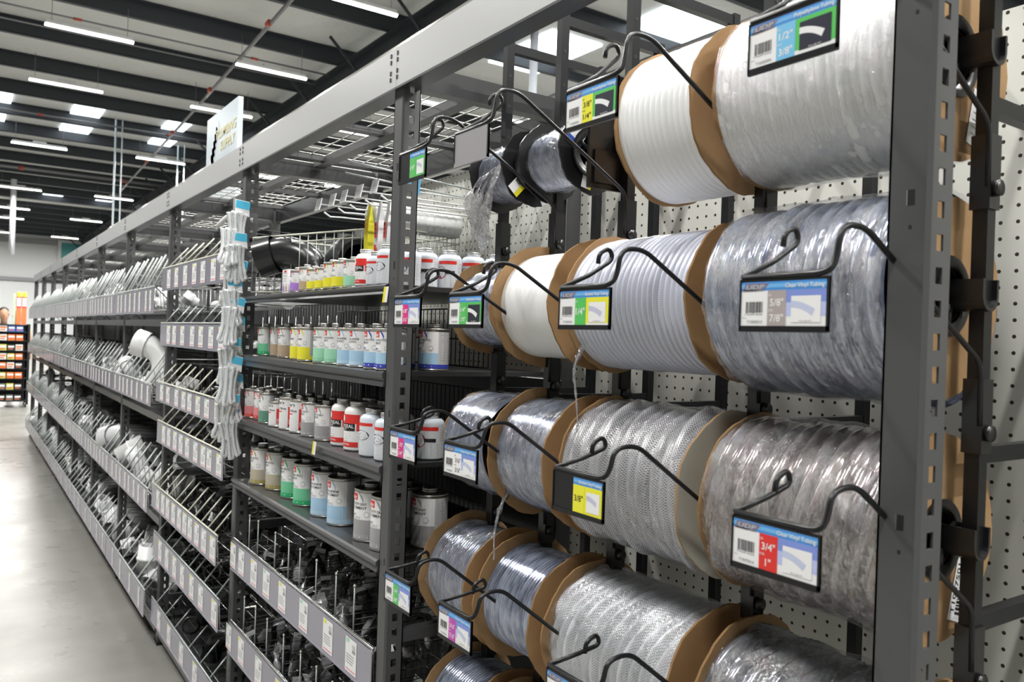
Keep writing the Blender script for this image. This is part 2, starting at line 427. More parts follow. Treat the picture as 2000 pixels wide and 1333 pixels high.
# skylights
for i, (x0, x1, y0, y1, lb) in enumerate([(.1, .85, 21.2, 23.1, 'leftmost of the two bright skylights at the left edge, nearer panel'), (.1, .8, 23.4, 25.0, 'skylight at the left edge, just below and behind its twin'),
        (2.1, 2.75, 21.3, 23.1, 'bright skylight panel behind the second left light'), (2.05, 2.75, 23.5, 25.0, 'bright skylight panel just past the second left light'),
        (4.2, 4.75, 21.0, 23.1, 'upper skylight panel left of the hanging sign'), (4.25, 4.85, 23.4, 25.2, 'lower skylight panel left of the hanging sign'),
        (2.6, 3.3, 36.5, 38.3, 'small far skylight behind the far left light'), (4.5, 5.1, 36.5, 38.3, 'small far skylight behind the two thin poles'),
        (8.9, 10.2, 8.9, 10.6, 'skylight glaring behind the black frames, nearer one'), (8.1, 9.2, 11.0, 13.0, 'skylight glaring behind the black frames, farther one'),
        (2.4, 3.6, 12.2, 12.5, 'skylight strip at the top edge of the roof')]):
    b = MB(); b.box(x0, x1, y0, y1, 6.74, 6.775, SKYL); tag(b.build('skylight'), lb, 'skylight')
# light fixtures
def lamp_proto():
    t = thing('ceiling_light', '', 'light')
    b = MB(); b.box(-.60, .60, -.035, .035, .02, .075, LAMPB); b.box(-.15, .15, -.03, .03, .075, .12, LAMPB); b.build('housing', t)
    b = MB(); b.rings([[(x, .04*math.cos(a), .02+.035*math.sin(a)) for a in [PI+PI*k/8 for k in range(9)]] for x in (-.61, .61)], LIGHTM); b.build('diffuser', t)
    for x in (-.52, .52): MB().tube([(x, 0, .07), (x, 0, .52)], .004, PIPEM, 4).build('hanger_rod', t)
    return t
LAMP = lamp_proto(); first = True
LAMPKIDS = [x for x in COL.objects if x.parent == LAMP]
for (rn, x, ys) in ROWS:
    for k, y in enumerate(ys):
        if first: o = LAMP; first = False
        else:
            o = LAMP.copy(); COL.objects.link(o)
            for ch in LAMPKIDS:
                c = ch.copy(); COL.objects.link(c); c.parent = o
        o.location = (x, y, 6.0)
        o['label'] = f'lit linear ceiling light, {ORD[k]} along the {rn} row'
        o['category'] = 'light'; o['group'] = 'linear ceiling lights'
        if y < 28 or True:
            L = bpy.data.lights.new('ceiling_light_glow', 'AREA'); L.shape = 'RECTANGLE'; L.size = 1.2; L.size_y = .09
            L.energy = LAMP_W*(1 if y < 28 else 1.6); L.color = (1, .985, .95)
            lo = bpy.data.objects.new('ceiling_light_glow', L); COL.objects.link(lo); lo.location = (0, 0, -.03); lo.parent = o

# ================================================================== RACK
X0, YP, BAY = .8163, .4929, 1.22
XB = 1.34
def ybay(n): return YP+BAY*(n-1)     # far edge of post n
def post_mesh(ztop, slots, front=True):
    b = MB(); t = .0025; FW, SD = .045, .044
    sx = X0 if front else XB-SD
    fx0, fx1 = (sx, sx+t) if front else (sx+SD-t, sx+SD)
    b.box(fx0, fx1, -FW+.003, 0, .0, ztop, POST)
    b.box(sx, sx+.030, -.0025, 0, .0, ztop, POST)
    if slots:
        b.obox((sx+.0022, -FW+.0022, ztop/2), (.0022, -.0022, 0), (.0008, .0008, 0), (0, 0, ztop/2), POST)   # rounded fold
        z = .06; a0, a1 = sx+.016, sx+.029; y0, y1 = -FW, -FW+t
        b.box(sx+.004, a0, y0, y1, 0, ztop, POST); b.box(a1, sx+SD, y0, y1, 0, ztop, POST)
        zl = 0
        while z < ztop-.03:
            b.box(a0, a1, y0, y1, zl, z, POST); zl = z+.0175; z += .0345
        b.box(a0, a1, y0, y1, zl, ztop, POST)
        b.box(sx+SD-.0025, sx+SD, y0, y0+.005, 0, ztop, POST)
        for z in (.30, .64, .98, 1.32, 1.66, 1.885):
            b.box(sx-.0004, sx, -.029, -.021, z, z+.016, BLACKI)
            b.box(sx-.0004, sx, -.0265, -.0235, z-.025, z-.021, BLACKI)
            b.box(sx-.0006, sx, -.0215, -.0205, z, z+.016, SILV)  # thin bright strip paints the glint on the hole's edge
    else: b.box(sx, sx+SD, -FW, -FW+t, 0, ztop, POST)
    return b
for n in range(1, 12):
    y = ybay(n)
    t = thing('upright_frame', f'dark grey slotted steel upright, {ORD[n-1]} from the camera end of the shelving', 'shelving upright', (0, y, 0), 'slotted uprights of the long shelving run')
    if n in (1, 2): ho = post_mesh(2.16, True)
    else: ho = post_mesh(2.16, True)
    if n <= 3 or True:
        if n == 1: P1 = ho.build('front_post', t); Q1 = post_mesh(2.06, False, False).build('rear_post', t)
        else:
            c = P1.copy(); COL.objects.link(c); c.parent = t; c.name = 'front_post'
            c = Q1.copy(); COL.objects.link(c); c.parent = t; c.name = 'rear_post'
    if n == 1:
        for z in (.2, .8): MB().box(X0+.036, XB-.035, -.04, -.02, z, z+.03, POST).build('brace', t)
    elif n > 1:
        for z in (.2, .8): MB().box(X0+.036, XB-.035, -.04, -.02, z, z+.03, POST).build('brace', t)
        MB().box(X0+.036, XB-.035, -.045, -.01, 2.075, 2.13, SHELF).build('top_cross_bar', t)
    b = MB(); b.box(X0-.006, X0+.045, -.06, .004, 0, .012, BLKP); b.build('foot', t)
for n in range(0, 11):
    y0, y1 = ybay(n), ybay(n+1)
    t = thing('top_beam', ('silver grey top rail above the tubing spools' if n == 1 else 'silver grey top rail above the glue cans' if n == 2 else f'silver grey top rail of the {ORD[n-1] if n else "nearest"} bay from the camera end'), 'shelving rail', (0, 0, 0), 'silver top rails of the shelving run')
    b = MB(); b.box(X0-.012, X0+.03, y0-.0275, y1-.0275-.001, 2.073, 2.162, BEAM); b.box(X0-.012, X0+.034, y0-.0275, y1-.029, 2.068, 2.073, SHELF)
    b.build('rail', t)
    b = MB()
    for yy in (y0-.045, y0-.012):
        for z in (2.09, 2.105, 2.13, 2.145): b.box(X0-.0135, X0-.0115, yy+.01, yy+.016, z, z+.009, BLACKI)
    b.build('end_connector', t)
    if n >= 2:
        b = MB(); b.box(XB-.03, XB, y0, y1-.057, 2.06, 2.13, SHELF)
        tag(b.build('rear_rail'), f'black rear rail under the mesh deck, {ORD[n-1]} bay from the camera', 'shelving rail', 'black rear rails')
# wire decks
def deck(n):
    y0, y1 = ybay(n)+.004, ybay(n+1)-.062
    t = thing('wire_deck', f'open wire mesh deck on top of the {"glue can bay" if n == 2 else ORD[n-1]+" shelving bay"}', 'wire deck', (0, y0, 0), 'wire mesh decks')
    L = y1-y0; b = MB()
    k = 0
    nx = 9; ny = 13
    for i in range(nx+1):
        x = X0+.036+(XB-X0-.07)*i/nx; b.tube([(x, 0, 2.137), (x, L, 2.137)], .0023, DECKW, 4)
    for i in range(ny+1):
        yy = L*i/ny; b.tube([(X0+.032, yy, 2.142), (XB-.03, yy, 2.142)], .0023, DECKW, 4)
    b.build('mesh', t)
    b = MB()
    for f in (.08, .5, .92): b.box(X0+.036, XB-.03, L*f-.02, L*f+.02, 2.118, 2.133, POST)
    b.box(X0+.03, X0+.06, 0, L, 2.10, 2.12, POST)
    b.box(1.05, 1.09, 0, L, 2.112, 2.134, POST)
    b.build('support_channel', t)
for n in range(2, 11): deck(n)
# pegboards / back panels
for n in range(0, 11):
    y0, y1 = ybay(n)-.0, ybay(n+1)-.0
    m = PEG if n < 3 else mat('dark_back_and_shade', (.03, .031, .033), .5)
    z1 = 2.05 if n < 3 else 1.64
    if n == 2:  # pegboard goes on below; its shade is painted as a dark sheet
        b = MB(); b.box(XB+.002, XB+.012, y0+.001, y1-.001, .08, 1.40, mat('dark_back_and_shade', (.03, .031, .033), .5))
        tag(b.build('back_panel'), 'lower pegboard behind the glue can shelves, shade put into its dark colour', 'back panel', 'back panels of the shelving')
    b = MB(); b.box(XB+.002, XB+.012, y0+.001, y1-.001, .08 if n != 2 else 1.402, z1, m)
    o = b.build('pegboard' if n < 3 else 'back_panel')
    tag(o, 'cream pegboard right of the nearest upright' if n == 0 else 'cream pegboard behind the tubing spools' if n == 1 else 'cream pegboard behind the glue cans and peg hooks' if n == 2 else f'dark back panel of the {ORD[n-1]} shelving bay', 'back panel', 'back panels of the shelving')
# kick beams
for n in range(1, 11):
    y0, y1 = ybay(n), ybay(n+1)-.056
    b = MB(); b.box(X0-.004, X0+.03, y0, y1, .05, .115, LIPM); b.box(X0+.03, XB-.03, y0, y1, .10, .112, SHELF)
    o = b.build('base_shelf'); tag(o, f'dark base shelf with grey front edge, {ORD[n-1]} bay from the camera', 'shelf', 'base shelves just above the floor')

# ------------------------------------------------------------------ spool bay
LEG = [('e', .485), ('d', .81), ('c', 1.126), ('b', 1.342), ('a', 1.545)]
LEGX, BKX = 1.02, 1.29
AXX = 1.0
AXZ = [1.872, 1.577, 1.278, .972, .672]
PK = [1.922, 1.634, 1.368, 1.086]         # arm peak height per row
SL = [.58, .58, .70, .80]
fr_names = ['nearest', 'second nearest', 'middle', 'second farthest', 'farthest']
for i, (nm, y) in enumerate(LEG):
    t = thing('spool_rack_frame', f'black square tube spool frame, {fr_names[i]} of the five', 'rack frame', (0, y, 0), 'black spool frames')
    b = MB(); b.box(LEGX-.006, LEGX+.013, 0, .018, 0, 2.19, BLK)
    for z in [1.97+.07*k for k in range(3)]: b.lathe([(0.0001, 0), (.0035, 0)], BLACKI, (LEGX+.003, -.0003, z), 'y', 8)
    b.build('front_leg', t)
    b = MB(); b.box(BKX, BKX+.018, 0, .018, 0, 2.19, BLK); b.build('rear_leg', t)
    for z in (2.165, 1.80, 1.375, 1.17, .62, .2):
        if z == 1.80 and i not in (0,): continue
        if z == 1.17 and i not in (0,): continue
        b = MB(); b.box(LEGX+.013, BKX, .001, .017, z, z+.020, BLK); b.build('cross_bar', t)
    if i == 2:
        b = MB(); b.box(LEGX-.08, LEGX+.02, .024, .030, 1.79, 1.93, BLKP); b.box(LEGX-.07, LEGX+.0, .019, .024, 1.80, 1.86, BLKP); b.build('mounting_plate', t)
    for r in range(4):
        b = MB(); z = AXZ[r]
        b.box(LEGX-.009, LEGX+.016, -.003, .021, z-.19, z-.10, BLKP)
        b.lathe([(0.0001, 0), (.010, 0), (.010, .006), (.0001, .006)], BLKP, (LEGX+.003, -.010, z-.165), 'y', 12)
        b.build('arm_sleeve', t)
        b = MB(); n = 10       # U trough that carries the spool core
        RO, RI = .019, .0145
        def U(rad, top): return [(-rad, top)]+[(rad*math.cos(a), rad*math.sin(a)) for a in [PI+PI*k/n for k in range(n+1)]]+[(rad, top)]
        prof = U(RO, .020)+list(reversed(U(RI, .020)))
        for q in range(len(U(1, 1))-1):
            o0, o1 = U(RO, .020)[q], U(RO, .020)[q+1]; i0, i1 = U(RI, .020)[q], U(RI, .020)[q+1]
            for yy in (-.006, .036):
                b.poly([(LEGX-.004+p[0], yy, z+p[1]) for p in ((o0, o1, i1, i0) if yy < 0 else (i0, i1, o1, o0))], BLKP)
        b.rings([[(LEGX-.004+px, yy, z+pz) for px, pz in prof] for yy in (-.006, .036)], BLKP, closed=True, caps=False, smooth=False)
        b.build('saddle', t)

def drum(y0, y1, Rc, t, mt, seed=1, shear=0.0, wob=.12, nth=72, per=7, uvs=False, flat=1.0):
    """tubing wound as a helix around an axis along Y, cores at x=z=0"""
    r = random.Random(seed); b = MB(); b.uv = [] if True else None
    L = y1-y0; turns = max(2, round(L/(2*t))); pitch = L/turns
    off = [r.uniform(-1, 1) for _ in range(turns+3)]
    ny = turns*per; rings = []
    for j in range(ny+1):
        ring = []
        for k in range(nth):
            th = 2*PI*k/nth
            s = j/per + th/(2*PI) + shear*math.sin(th+seed) + .25*shear*math.sin(2*th+seed*2)
            i = math.floor(s); f = (s-i)*2-1
            bump = math.sqrt(max(0, 1-f*f*.96))
            R = Rc + t*(1-flat*.9) + t*(2*bump-1)*.9*flat + t*wob*off[(i+1) % len(off)]*(1+.8*math.sin(th*2+i)) + t*.12*math.sin(3*th+seed)
            y = y0+L*j/ny
            ring.append((R*math.sin(th), y, R*math.cos(th)))
            b.uv.append((y, Rc*th))
        rings.append(ring)
    b.rings(rings, mt, caps=False)
    return b
def flange(y, R, mt, edge, th=.004, hole=.035, seed=0):
    r = random.Random(seed); b = MB(); n = 64
    def ring(rad, yy, ir=0):
        return [((rad + ir*.0016*math.sin(7*a+seed)+ir*.0008*math.sin(23*a+seed))*math.sin(a), yy, (rad + ir*.0016*math.sin(7*a+seed)+ir*.0008*math.sin(23*a+seed))*math.cos(a)) for a in [2*PI*k/n for k in range(n)]]
    b.rings([ring(hole, y), ring(R, y, 1)], mt, caps=False, smooth=False)
    b.rings([ring(R, y, 1), ring(R, y+th, 1)], edge, caps=False)
    b.rings([ring(R, y+th, 1), ring(hole, y+th)], mt, caps=False, smooth=False)
    b.rings([ring(hole, y+th), ring(hole, y)], edge, caps=False)
    return b
def wrap(y0, y1, R, seed, mt=None, amp=.0035):
    r = random.Random(seed); b = MB(); n = 96; ny = 14
    ph = [r.uniform(0, 6.3) for _ in range(8)]
    rings = []
    for j in range(ny+1):
        y = y0+(y1-y0)*j/ny; ring = []
        for k in range(n):
            a = 2*PI*k/n
            d = amp*(.5*math.sin(5*a+ph[0]+j*.9)+.4*math.sin(13*a+ph[1]-j*1.7)+.4*math.sin(29*a+ph[2]+j*2.3)+.3*math.sin(3*a+j*.5+ph[3]))
            ring.append(((R+d)*math.sin(a), y, (R+d)*math.cos(a)))
        rings.append(ring)
    b.rings(rings, mt or FILM, caps=False)
    return b
def spool(label, row, y0, y1, RF, RC, t, mt, seed, fl=('c', 'c'), film_on=False, shear=.6, wob=.15, hub=True, core=.05, group=None, flat=1.0):
    z = AXZ[row]
    T = thing('tubing_spool', label, 'tubing spool', (AXX, 0, z), group or 'tubing spools on the black frames')
    FM = {'c': (CARD, CARDE), 'g': (CARDG, CARD), 'k': (BLKP, BLKP)}
    drum(y0+.004, y1-.004, RC-t, t, mt, seed, shear, wob, flat=flat).build('coil', T)
    if fl[0]:
        f = flange(y0, RF, *FM[fl[0]], seed=seed).build('flange', T)
        if hub:
            b = MB(); b.lathe([(.050, -.003), (.050, .001), (.034, .001), (.034, -.003), (.05, -.003)], BLKP, (0, y0, 0), 'y', 32)
            for q in range(3):
                a = 1+q*2.1; b.tube([(.034*math.sin(a), y0-.002, .034*math.cos(a)), (.01*math.sin(a), y0-.002, .01*math.cos(a))], .004, BLKP, 4)
            b.lathe([(.012, -.003), (.012, .05)], BLKP, (0, y0, 0), 'y', 16); b.build('hub_ring', f)
    if fl[1]: flange(y1-.004, RF, *FM[fl[1]], seed=seed+5).build('flange', T)
    b = MB(); b.lathe([(.036, y0), (.036, y1)], BLKP, axis='y', seg=20); b.build('core', T)
    if film_on: wrap(y0+.005, y1-.003, RC+.003, seed).build('plastic_wrap', T)
    return T
# far side frames hold the smaller spools, so y grows to the left of the picture
sp = []
sp.append(spool('large white polyethylene spool in clear wrap, top row beside the nearest upright', 0, .522, .797, .129, .126, .0075, WHITET, 3, film_on=True, shear=.9, flat=.24))
sp.append(spool('white polyethylene tubing spool without wrap, second in the top row', 0, .838, 1.006, .129, .124, .006, WHITET, 4, shear=.3, wob=.1, flat=.18))
k1 = spool('small black spool of wrapped clear tubing, nearer of the two in the top row', 0, 1.214, 1.352, .080, .058, .002, CLEAR, 5, ('k', 'k'), True, .2)
k2 = spool('small black spool with torn wrap hanging down, farther of the two', 0, 1.409, 1.540, .080, .058, .002, CLEAR, 6, ('k', 'k'), True, .2)
sp.append(spool('largest clear vinyl tubing spool, second row beside the nearest upright', 1, .522, .797, .125, .134, .0115, CLEAR, 11, film_on=True, shear=.8, wob=.25))
sp.append(spool('bluish braided vinyl tubing spool, second row', 1, .837, 1.126, .125, .117, .0062, BRAIDW, 12, shear=.3))
sp.append(spool('white tubing spool between two cardboard flanges, second row', 1, 1.172, 1.361, .125, .105, .003, WHITET, 13, shear=.15, wob=.08, flat=.15))
sp.append(spool('small clear tubing spool at the far end of the second row', 1, 1.40, 1.571, .104, .084, .0022, CLEAR, 14, film_on=True, shear=.15))
sp.append(spool('large warm clear vinyl spool, third row beside the nearest upright', 2, .522, .796, .130, .126, .0125, CLEARW, 21, film_on=True, shear=1.0, wob=.3))
sp.append(spool('thick grey braided vinyl spool with one pale grey flange, third row', 2, .838, 1.125, .130, .124, .0115, BRAIDG, 22, ('g', 'c'), True, shear=1.0, wob=.45))
sp.append(spool('clear tubing spool with loose film tail, third row', 2, 1.168, 1.353, .130, .110, .0026, CLEAR, 23, film_on=True, shear=.15))
sp.append(spool('clear tubing spool wrapped all over in film, far end of the third row', 2, 1.40, 1.570, .108, .108, .0024, CLEAR, 24, (None, 'c'), True, .15))
sp.append(spool('dark clear vinyl spool with thick loops, fourth row beside the nearest upright', 3, .522, .801, .130, .114, .0155, CLEARD, 31, film_on=True, shear=1.1, wob=.4))
sp.append(spool('pale thick braided vinyl spool, fourth row', 3, .849, 1.154, .130, .118, .0115, BRAIDL, 32, film_on=True, shear=.9, wob=.25))
sp.append(spool('clear tubing spool between cardboard flanges, second in the fourth row from the far end', 3, 1.195, 1.386, .130, .107, .0042, CLEAR, 33, shear=.3))
sp.append(spool('clear tubing spool at the far end of the fourth row', 3, 1.428, 1.62, .130, .110, .0042, CLEAR, 34, film_on=True, shear=.3))
sp.append(spool('clear tubing spool in the bottom row, farthest one', 4, 1.42, 1.60, .128, .108, .004, CLEAR, 41, shear=.3))
sp.append(spool('clear tubing spool in the bottom row, second one', 4, 1.19, 1.38, .128, .108, .004, CLEAR, 42, shear=.3))
# film tails
def tail(name, pts, w0, label, cat, seed, mt=FILM):
    r = random.Random(seed); b = MB(); pts = bend(pts, .03, 5); rings = []
    for i, p in enumerate(pts):
        f = i/(len(pts)-1); wd = w0*(1-.75*f)*(1+.3*math.sin(i*2.1)); ring = []
        for k in range(8):
            a = 2*PI*k/8+f*5; ring.append((p[0]+wd*math.cos(a)*(.5+.5*(k % 2)), p[1]+wd*math.sin(a)*(.4+.6*(k % 2)), p[2]+.3*wd*math.sin(3*a)))
        rings.append(ring)
    b.rings(rings, mt); return b
TAILM = film('crumpled_film', .6)
o = tail('film_tail', [(.93, 1.35, 1.21), (.90, 1.345, 1.17), (.885, 1.34, 1.12), (.884, 1.335, 1.07)], .006, '', '', 1, TAILM).build('film_tail', sp[7+1]); o.location = (-AXX, 0, -AXZ[2])
b = tail('film_tail', [(.90, 1.10, 1.50), (.885, 1.108, 1.46), (.89, 1.104, 1.42), (.893, 1.10, 1.37), (.885, 1.09, 1.35)], .004, '', '', 2, TAILM); o = b.build('film_tail', sp[3]); o.location = (-AXX, 0, -AXZ[1])
# torn wrap on the far black spool
b = MB(); r = random.Random(9)
for q in range(5):
    pts = [(-.06, 1.42+.02*q, .02-.01*q), (-.075, 1.43+.02*q, -.03), (-.07-.006*q, 1.46+.012*q, -.06), (-.06, 1.50+.01*q, -.085-.01*q), (-.05, 1.51, -.11-.012*q)]
    pts = bend([(x+r.uniform(-.006, .006), y, z+r.uniform(-.006, .006)) for x, y, z in pts], .02, 3)
    rings = []
    for i, p in enumerate(pts):
        wd = .012+.010*r.random(); rings.append([(p[0]+wd*.5*math.cos(a)*(.4+.6*(k % 2)), p[1]+wd*math.sin(a), p[2]+wd*.8*math.cos(a+1)) for k, a in enumerate([2*PI*k/7 for k in range(7)])])
    b.rings(rings, TAILM, caps=False)
b.build('torn_wrap', k2)
# paper labels on black spools
YEL = mat('yellow_print', (.80, .72, .03), .45); BLUE = mat('blue_print', (.03, .09, .45), .4)
def spool_label(T, y, ang, rad, wd, h, main, side, txt=None):
    b = MB(); a = ang
    o = Vector((rad*math.sin(a), y, rad*math.cos(a)))
    up = Vector((math.sin(a), 0, math.cos(a))); right = Vector((math.cos(a), 0, -math.sin(a)))
    mp = flat_map(o, right, up, (0, -1, 0), .0004)
    D_rect(b, mp, -wd/2, 0, wd/2, h, main, 1)
    D_rect(b, mp, -wd/2, 0, -wd/2+wd*.35, h, side, 2)
    D_bars(b, mp, -wd*.05, h*.15, wd*.4, h*.45, BLACKI, 2, 3, 10)
    if txt: D_text(b, mp, txt, -wd*.40, h*.1, wd*.2, PAPER, 3, wd=wd*.9)
    return b.build('paper_label', T)
spool_label(k1, 1.2135, 3.35, .022, .024, .05, PAPER, YEL); spool_label(k1, 1.2135, -1.0, .030, .045, .036, PAPER, BLUE)
spool_label(k1, 1.3515, 3.9, .035, .03, .04, PAPER, YEL); spool_label(k2, 1.4085, 3.9, .035, .03, .042, PAPER, YEL); spool_label(k2, 1.4085, 2.7, .05, .02, .03, PAPER, PAPER)
# shipping labels on the outer flanges
for T, a, rd in ((sp[0], 2.3, .05),):
    b = MB(); mp = flat_map((.045, .5212, -.03), (1, 0, -.25), (.25, 0, 1), (0, -1, 0), .0004); D_rect(b, mp, 0, -.07, .05, 0, PAPER, 1); D_lines(b, mp, .006, .04, -.01, 6, .009, .0015, GREYI, 2); b.build('paper_label', T)
b = MB(); mp = flat_map((.052, .5212, -.045), (.3, 0, 1), (-1, 0, .3), (0, -1, 0), .0004)
D_rect(b, mp, -.06, -.02, .03, .012, PAPER, 1); D_text(b, mp, 'T10075014', -.052, .001, .008, BLACKI, 2, wd=.07); D_bars(b, mp, -.052, -.016, -.002, -.002, BLACKI, 2, 5, 14); b.build('paper_label', sp[6+2] if False else sp[6])

# sign arms
C = lambda n, c, r=.4: mat(n, c, r)
MAG = C('magenta_print', (.75, .03, .25)); GRN = C('green_print', (.10, .55, .12)); PUR = C('purple_print', (.55, .07, .45)); SKYB = C('sky_blue_print', (.20, .55, .85))
TAUP = C('taupe_print', (.42, .37, .37)); HEAD = C('header_blue', (.07, .29, .72)); HEADL = C('header_light_blue', (.17, .47, .85)); PERI = C('periwinkle_print', (.22, .30, .72)); PERIL = C('pale_periwinkle_print', (.50, .56, .86))
YELL = C('bright_yellow_print', (.85, .82, .04)); TUBEB = C('pale_blue_print', (.55, .60, .80)); TUBEG = C('pale_lilac_print', (.55, .56, .72)); NAVY = C('dark_navy_print', (.02, .02, .04)); MID = C('logo_grey_print', (.22, .20, .30)); SIGNG = C('blank_grey_sign', (.32, .31, .33))
def card(b, mp, W, H, kind, col, tcol, s1, s2, part):
    D_rect(b, mp, 0, 0, W, H, PAPER, 0)
    D_rect(b, mp, 0, H*.80, W, H, HEAD, 1); D_rect(b, mp, 0, H*.86, W, H*.95, HEADL, 2)
    # logo plate
    D_poly(b, mp, [(.02*W, H*.80), (.27*W, H*.80), (.35*W, H*.97), (.05*W, H*.97)], MID, 3)
    D_poly(b, mp, [(.02*W, H*.80), (.18*W, H*.80), (.20*W, H*.83), (.03*W, H*.83)], NAVY, 4)
    D_text(b, mp, 'UDP', .06*W, H*.835, H*.10, LGREYI, 5, wd=.22*W, slant=.3)
    D_text(b, mp, kind, .975*W, H*.855, H*.095, PAPER, 4, wd=.44*W, align='r')
    x0, x1 = .33*W, .55*W
    D_rect(b, mp, x0, 0, x1, H*.80, col, 2)
    D_text(b, mp, 'I.D.', x0+.01*W, H*.67, H*.05, tcol, 3)
    if s2:
        D_text(b, mp, s1, (x0+x1)/2, H*.45, H*.16, tcol, 3, wd=.16*W if len(s1) > 2 else None, align='c')
        D_text(b, mp, 'O.D.', x0+.01*W, H*.33, H*.05, tcol, 3)
        D_text(b, mp, s2, (x0+x1)/2, H*.10, H*.16, tcol, 3, wd=.16*W if len(s2) > 2 else None, align='c')
    else: D_text(b, mp, s1, (x0+x1)/2, H*.30, H*.20, tcol, 3, wd=.18*W, align='c')
    D_bars(b, mp, .06*W, H*.30, .27*W, H*.55, BLACKI, 2, len(s1)+3, 26)
    D_text(b, mp, '0 96289 40028', .05*W, H*.245, H*.035, GREYI, 2, wd=.22*W)
    D_text(b, mp, 'Part #', .02*W, H*.17, H*.03, GREYI, 2)
    D_text(b, mp, part, .08*W, H*.06, H*.065, GREYI, 2, wd=.19*W)
    if kind.startswith('Poly'):
        D_rect(b, mp, x1, 0, W, H*.80, GRN, 1); D_rect(b, mp, x1, 0, W, H*.1, PAPER, 2); px = (.60*W, .95*W, .08*H, .70*H); D_rect(b, mp, px[0], px[2], px[1], px[3], NAVY, 3); tube, cap = PAPER, PAPER
    elif kind.startswith('Brai'):
        D_rect(b, mp, x1, 0, W, H*.80, YELL, 1); D_rect(b, mp, x1+.02*W, 0, W, H*.06, PAPER, 2); px = (.61*W, .94*W, .08*H, .66*H); D_rect(b, mp, px[0], px[2], px[1], px[3], PAPER, 3); tube, cap = TUBEG, GREYI
    else:
        D_rect(b, mp, x1, H*.52, W, H*.80, PERI, 1); D_rect(b, mp, x1, H*.22, W, H*.52, PERIL, 1); px = (.61*W, .94*W, .08*H, .66*H); D_rect(b, mp, px[0], px[2], px[1], px[3], PAPER, 3); tube, cap = TUBEB, GREYI
    n = 6; up = []; dn = []
    for i in range(n+1):
        f = i/n; x = px[0]+(px[1]-px[0])*.75*f; yc = px[3]-(px[3]-px[2])*(.32+.32*f*f)
        up.append((x+.02*W*f*f, yc+.08*H)); dn.append((x-.015*W*f*f, yc-.06*H))
    for i in range(n): D_poly(b, mp, [dn[i], dn[i+1], up[i+1], up[i]], tube, 4)
    D_text(b, mp, '45 psi @ 70 F', (px[0]+px[1])/2, px[2]+.02*H, H*.03, cap, 4, wd=.14*W, align='c')
def sign(legi, row, data, label):
    y = LEG[legi][1]; pk = PK[row]; sl = SL[row]
    T = thing('price_sign_holder', label, 'sign holder', (0, y, 0), 'wire price sign holders')
    yl = 0
    zs = pk-(.060 if row in (0,) else .052 if row == 1 else .043)
    xs = .708; Ls = .110
    b = MB(); r = .0034
    ze = pk-sl*(LEGX-.02-.762)
    pts = [(LEGX-.008, 0, ze-.075), (LEGX-.01, 0, ze-.0), (.762, 0, pk), (.722, 0, pk-.003), (.716, 0, zs+.012), (xs, .004, zs), (xs, Ls-.002, zs), (xs, Ls, zs)]
    pts = bend(pts[:-1], .018, 5)
    b.tube(pts, r, BLK, 8)
    dz = [.072, .048, .024, .012][row]
    hp = [(xs, Ls-.002, zs), (xs+.05, Ls-.002, zs+dz*.45), (xs+.095, Ls-.002, zs+dz), (xs+.088, Ls-.002, zs+dz+.017), (xs+.068, Ls-.002, zs+dz+.008), (xs+.066, Ls-.002, zs+dz-.008)]
    b.tube([hp[0]]+bend(hp[1:], .012, 5), r, BLK, 8)
    b.build('wire_arm', T)
    W, H = Ls-.004, .049
    b = MB(); fm = SIGNG if data is None else BLK
    z1 = zs-.003; z0 = z1-H-.006
    b.box(xs-.0018, xs+.0012, 0, Ls, z0, z1, fm if data is None or data[0] != 'gray' else SIGNG)
    b.box(xs-.003, xs+.0012, 0, Ls, z0-.0015, z0+.005, BLK if data is not None else SIGNG); b.box(xs-.003, xs+.0012, 0, .002, z0, z1, BLK); b.box(xs-.003, xs+.0012, Ls-.002, Ls, z0, z1, BLK)
    b.build('sign_frame', T)
    if data is not None and data[0] != 'gray':
        b = MB(); mp = flat_map((xs-.0020, Ls-.002, z0+.005), (0, -1, 0), (0, 0, 1), (-1, 0, 0), .00016)
        if data[0] == 'half':
            # the card has slid aside: only its right part shows in the frame
            b = MB(); mp3 = flat_map((xs-.0020, Ls-.002-W*.42, z0+.005), (0, -1, 0), (0, 0, 1), (-1, 0, 0), .00016)
            k_, c_, tc_, s1, s2, pt = data[1:]; Wn = W*.57; Hh = H-.002
            D_rect(b, mp3, 0, 0, Wn, Hh, PAPER, 0); D_rect(b, mp3, 0, Hh*.8, Wn, Hh, HEAD, 1); D_rect(b, mp3, 0, Hh*.86, Wn, Hh*.95, HEADL, 2)
            D_text(b, mp3, k_, Wn*.97, Hh*.855, Hh*.095, PAPER, 4, wd=.76*Wn, align='r')
            D_rect(b, mp3, Wn*.4, 0, Wn, Hh*.8, YELL if k_[0] == 'B' else GRN, 1); D_rect(b, mp3, 0, 0, Wn*.4, Hh*.8, c_, 2)
            D_text(b, mp3, s1, Wn*.2, Hh*(.32 if not s2 else .45), Hh*.18, tc_, 3, wd=.3*Wn, align='c')
            if s2: D_text(b, mp3, s2, Wn*.2, Hh*.12, Hh*.15, tc_, 3, wd=.3*Wn, align='c')
            D_rect(b, mp3, Wn*.48, Hh*.08, Wn*.93, Hh*.66, PAPER, 3)
            for i in range(5):
                f0, f1 = i/5, (i+1)/5
                D_poly(b, mp3, [(Wn*(.48+.34*f0), Hh*(.42-.14*f0*f0)), (Wn*(.48+.34*f1), Hh*(.42-.14*f1*f1)), (Wn*(.48+.34*f1), Hh*(.56-.14*f1*f1)), (Wn*(.48+.34*f0), Hh*(.56-.14*f0*f0))], TUBEG, 4)
        else: card(b, mp, W, H-.002, *data)
        b.build('printed_card', T)
    return T
WH, BK = PAPER, BLACKI
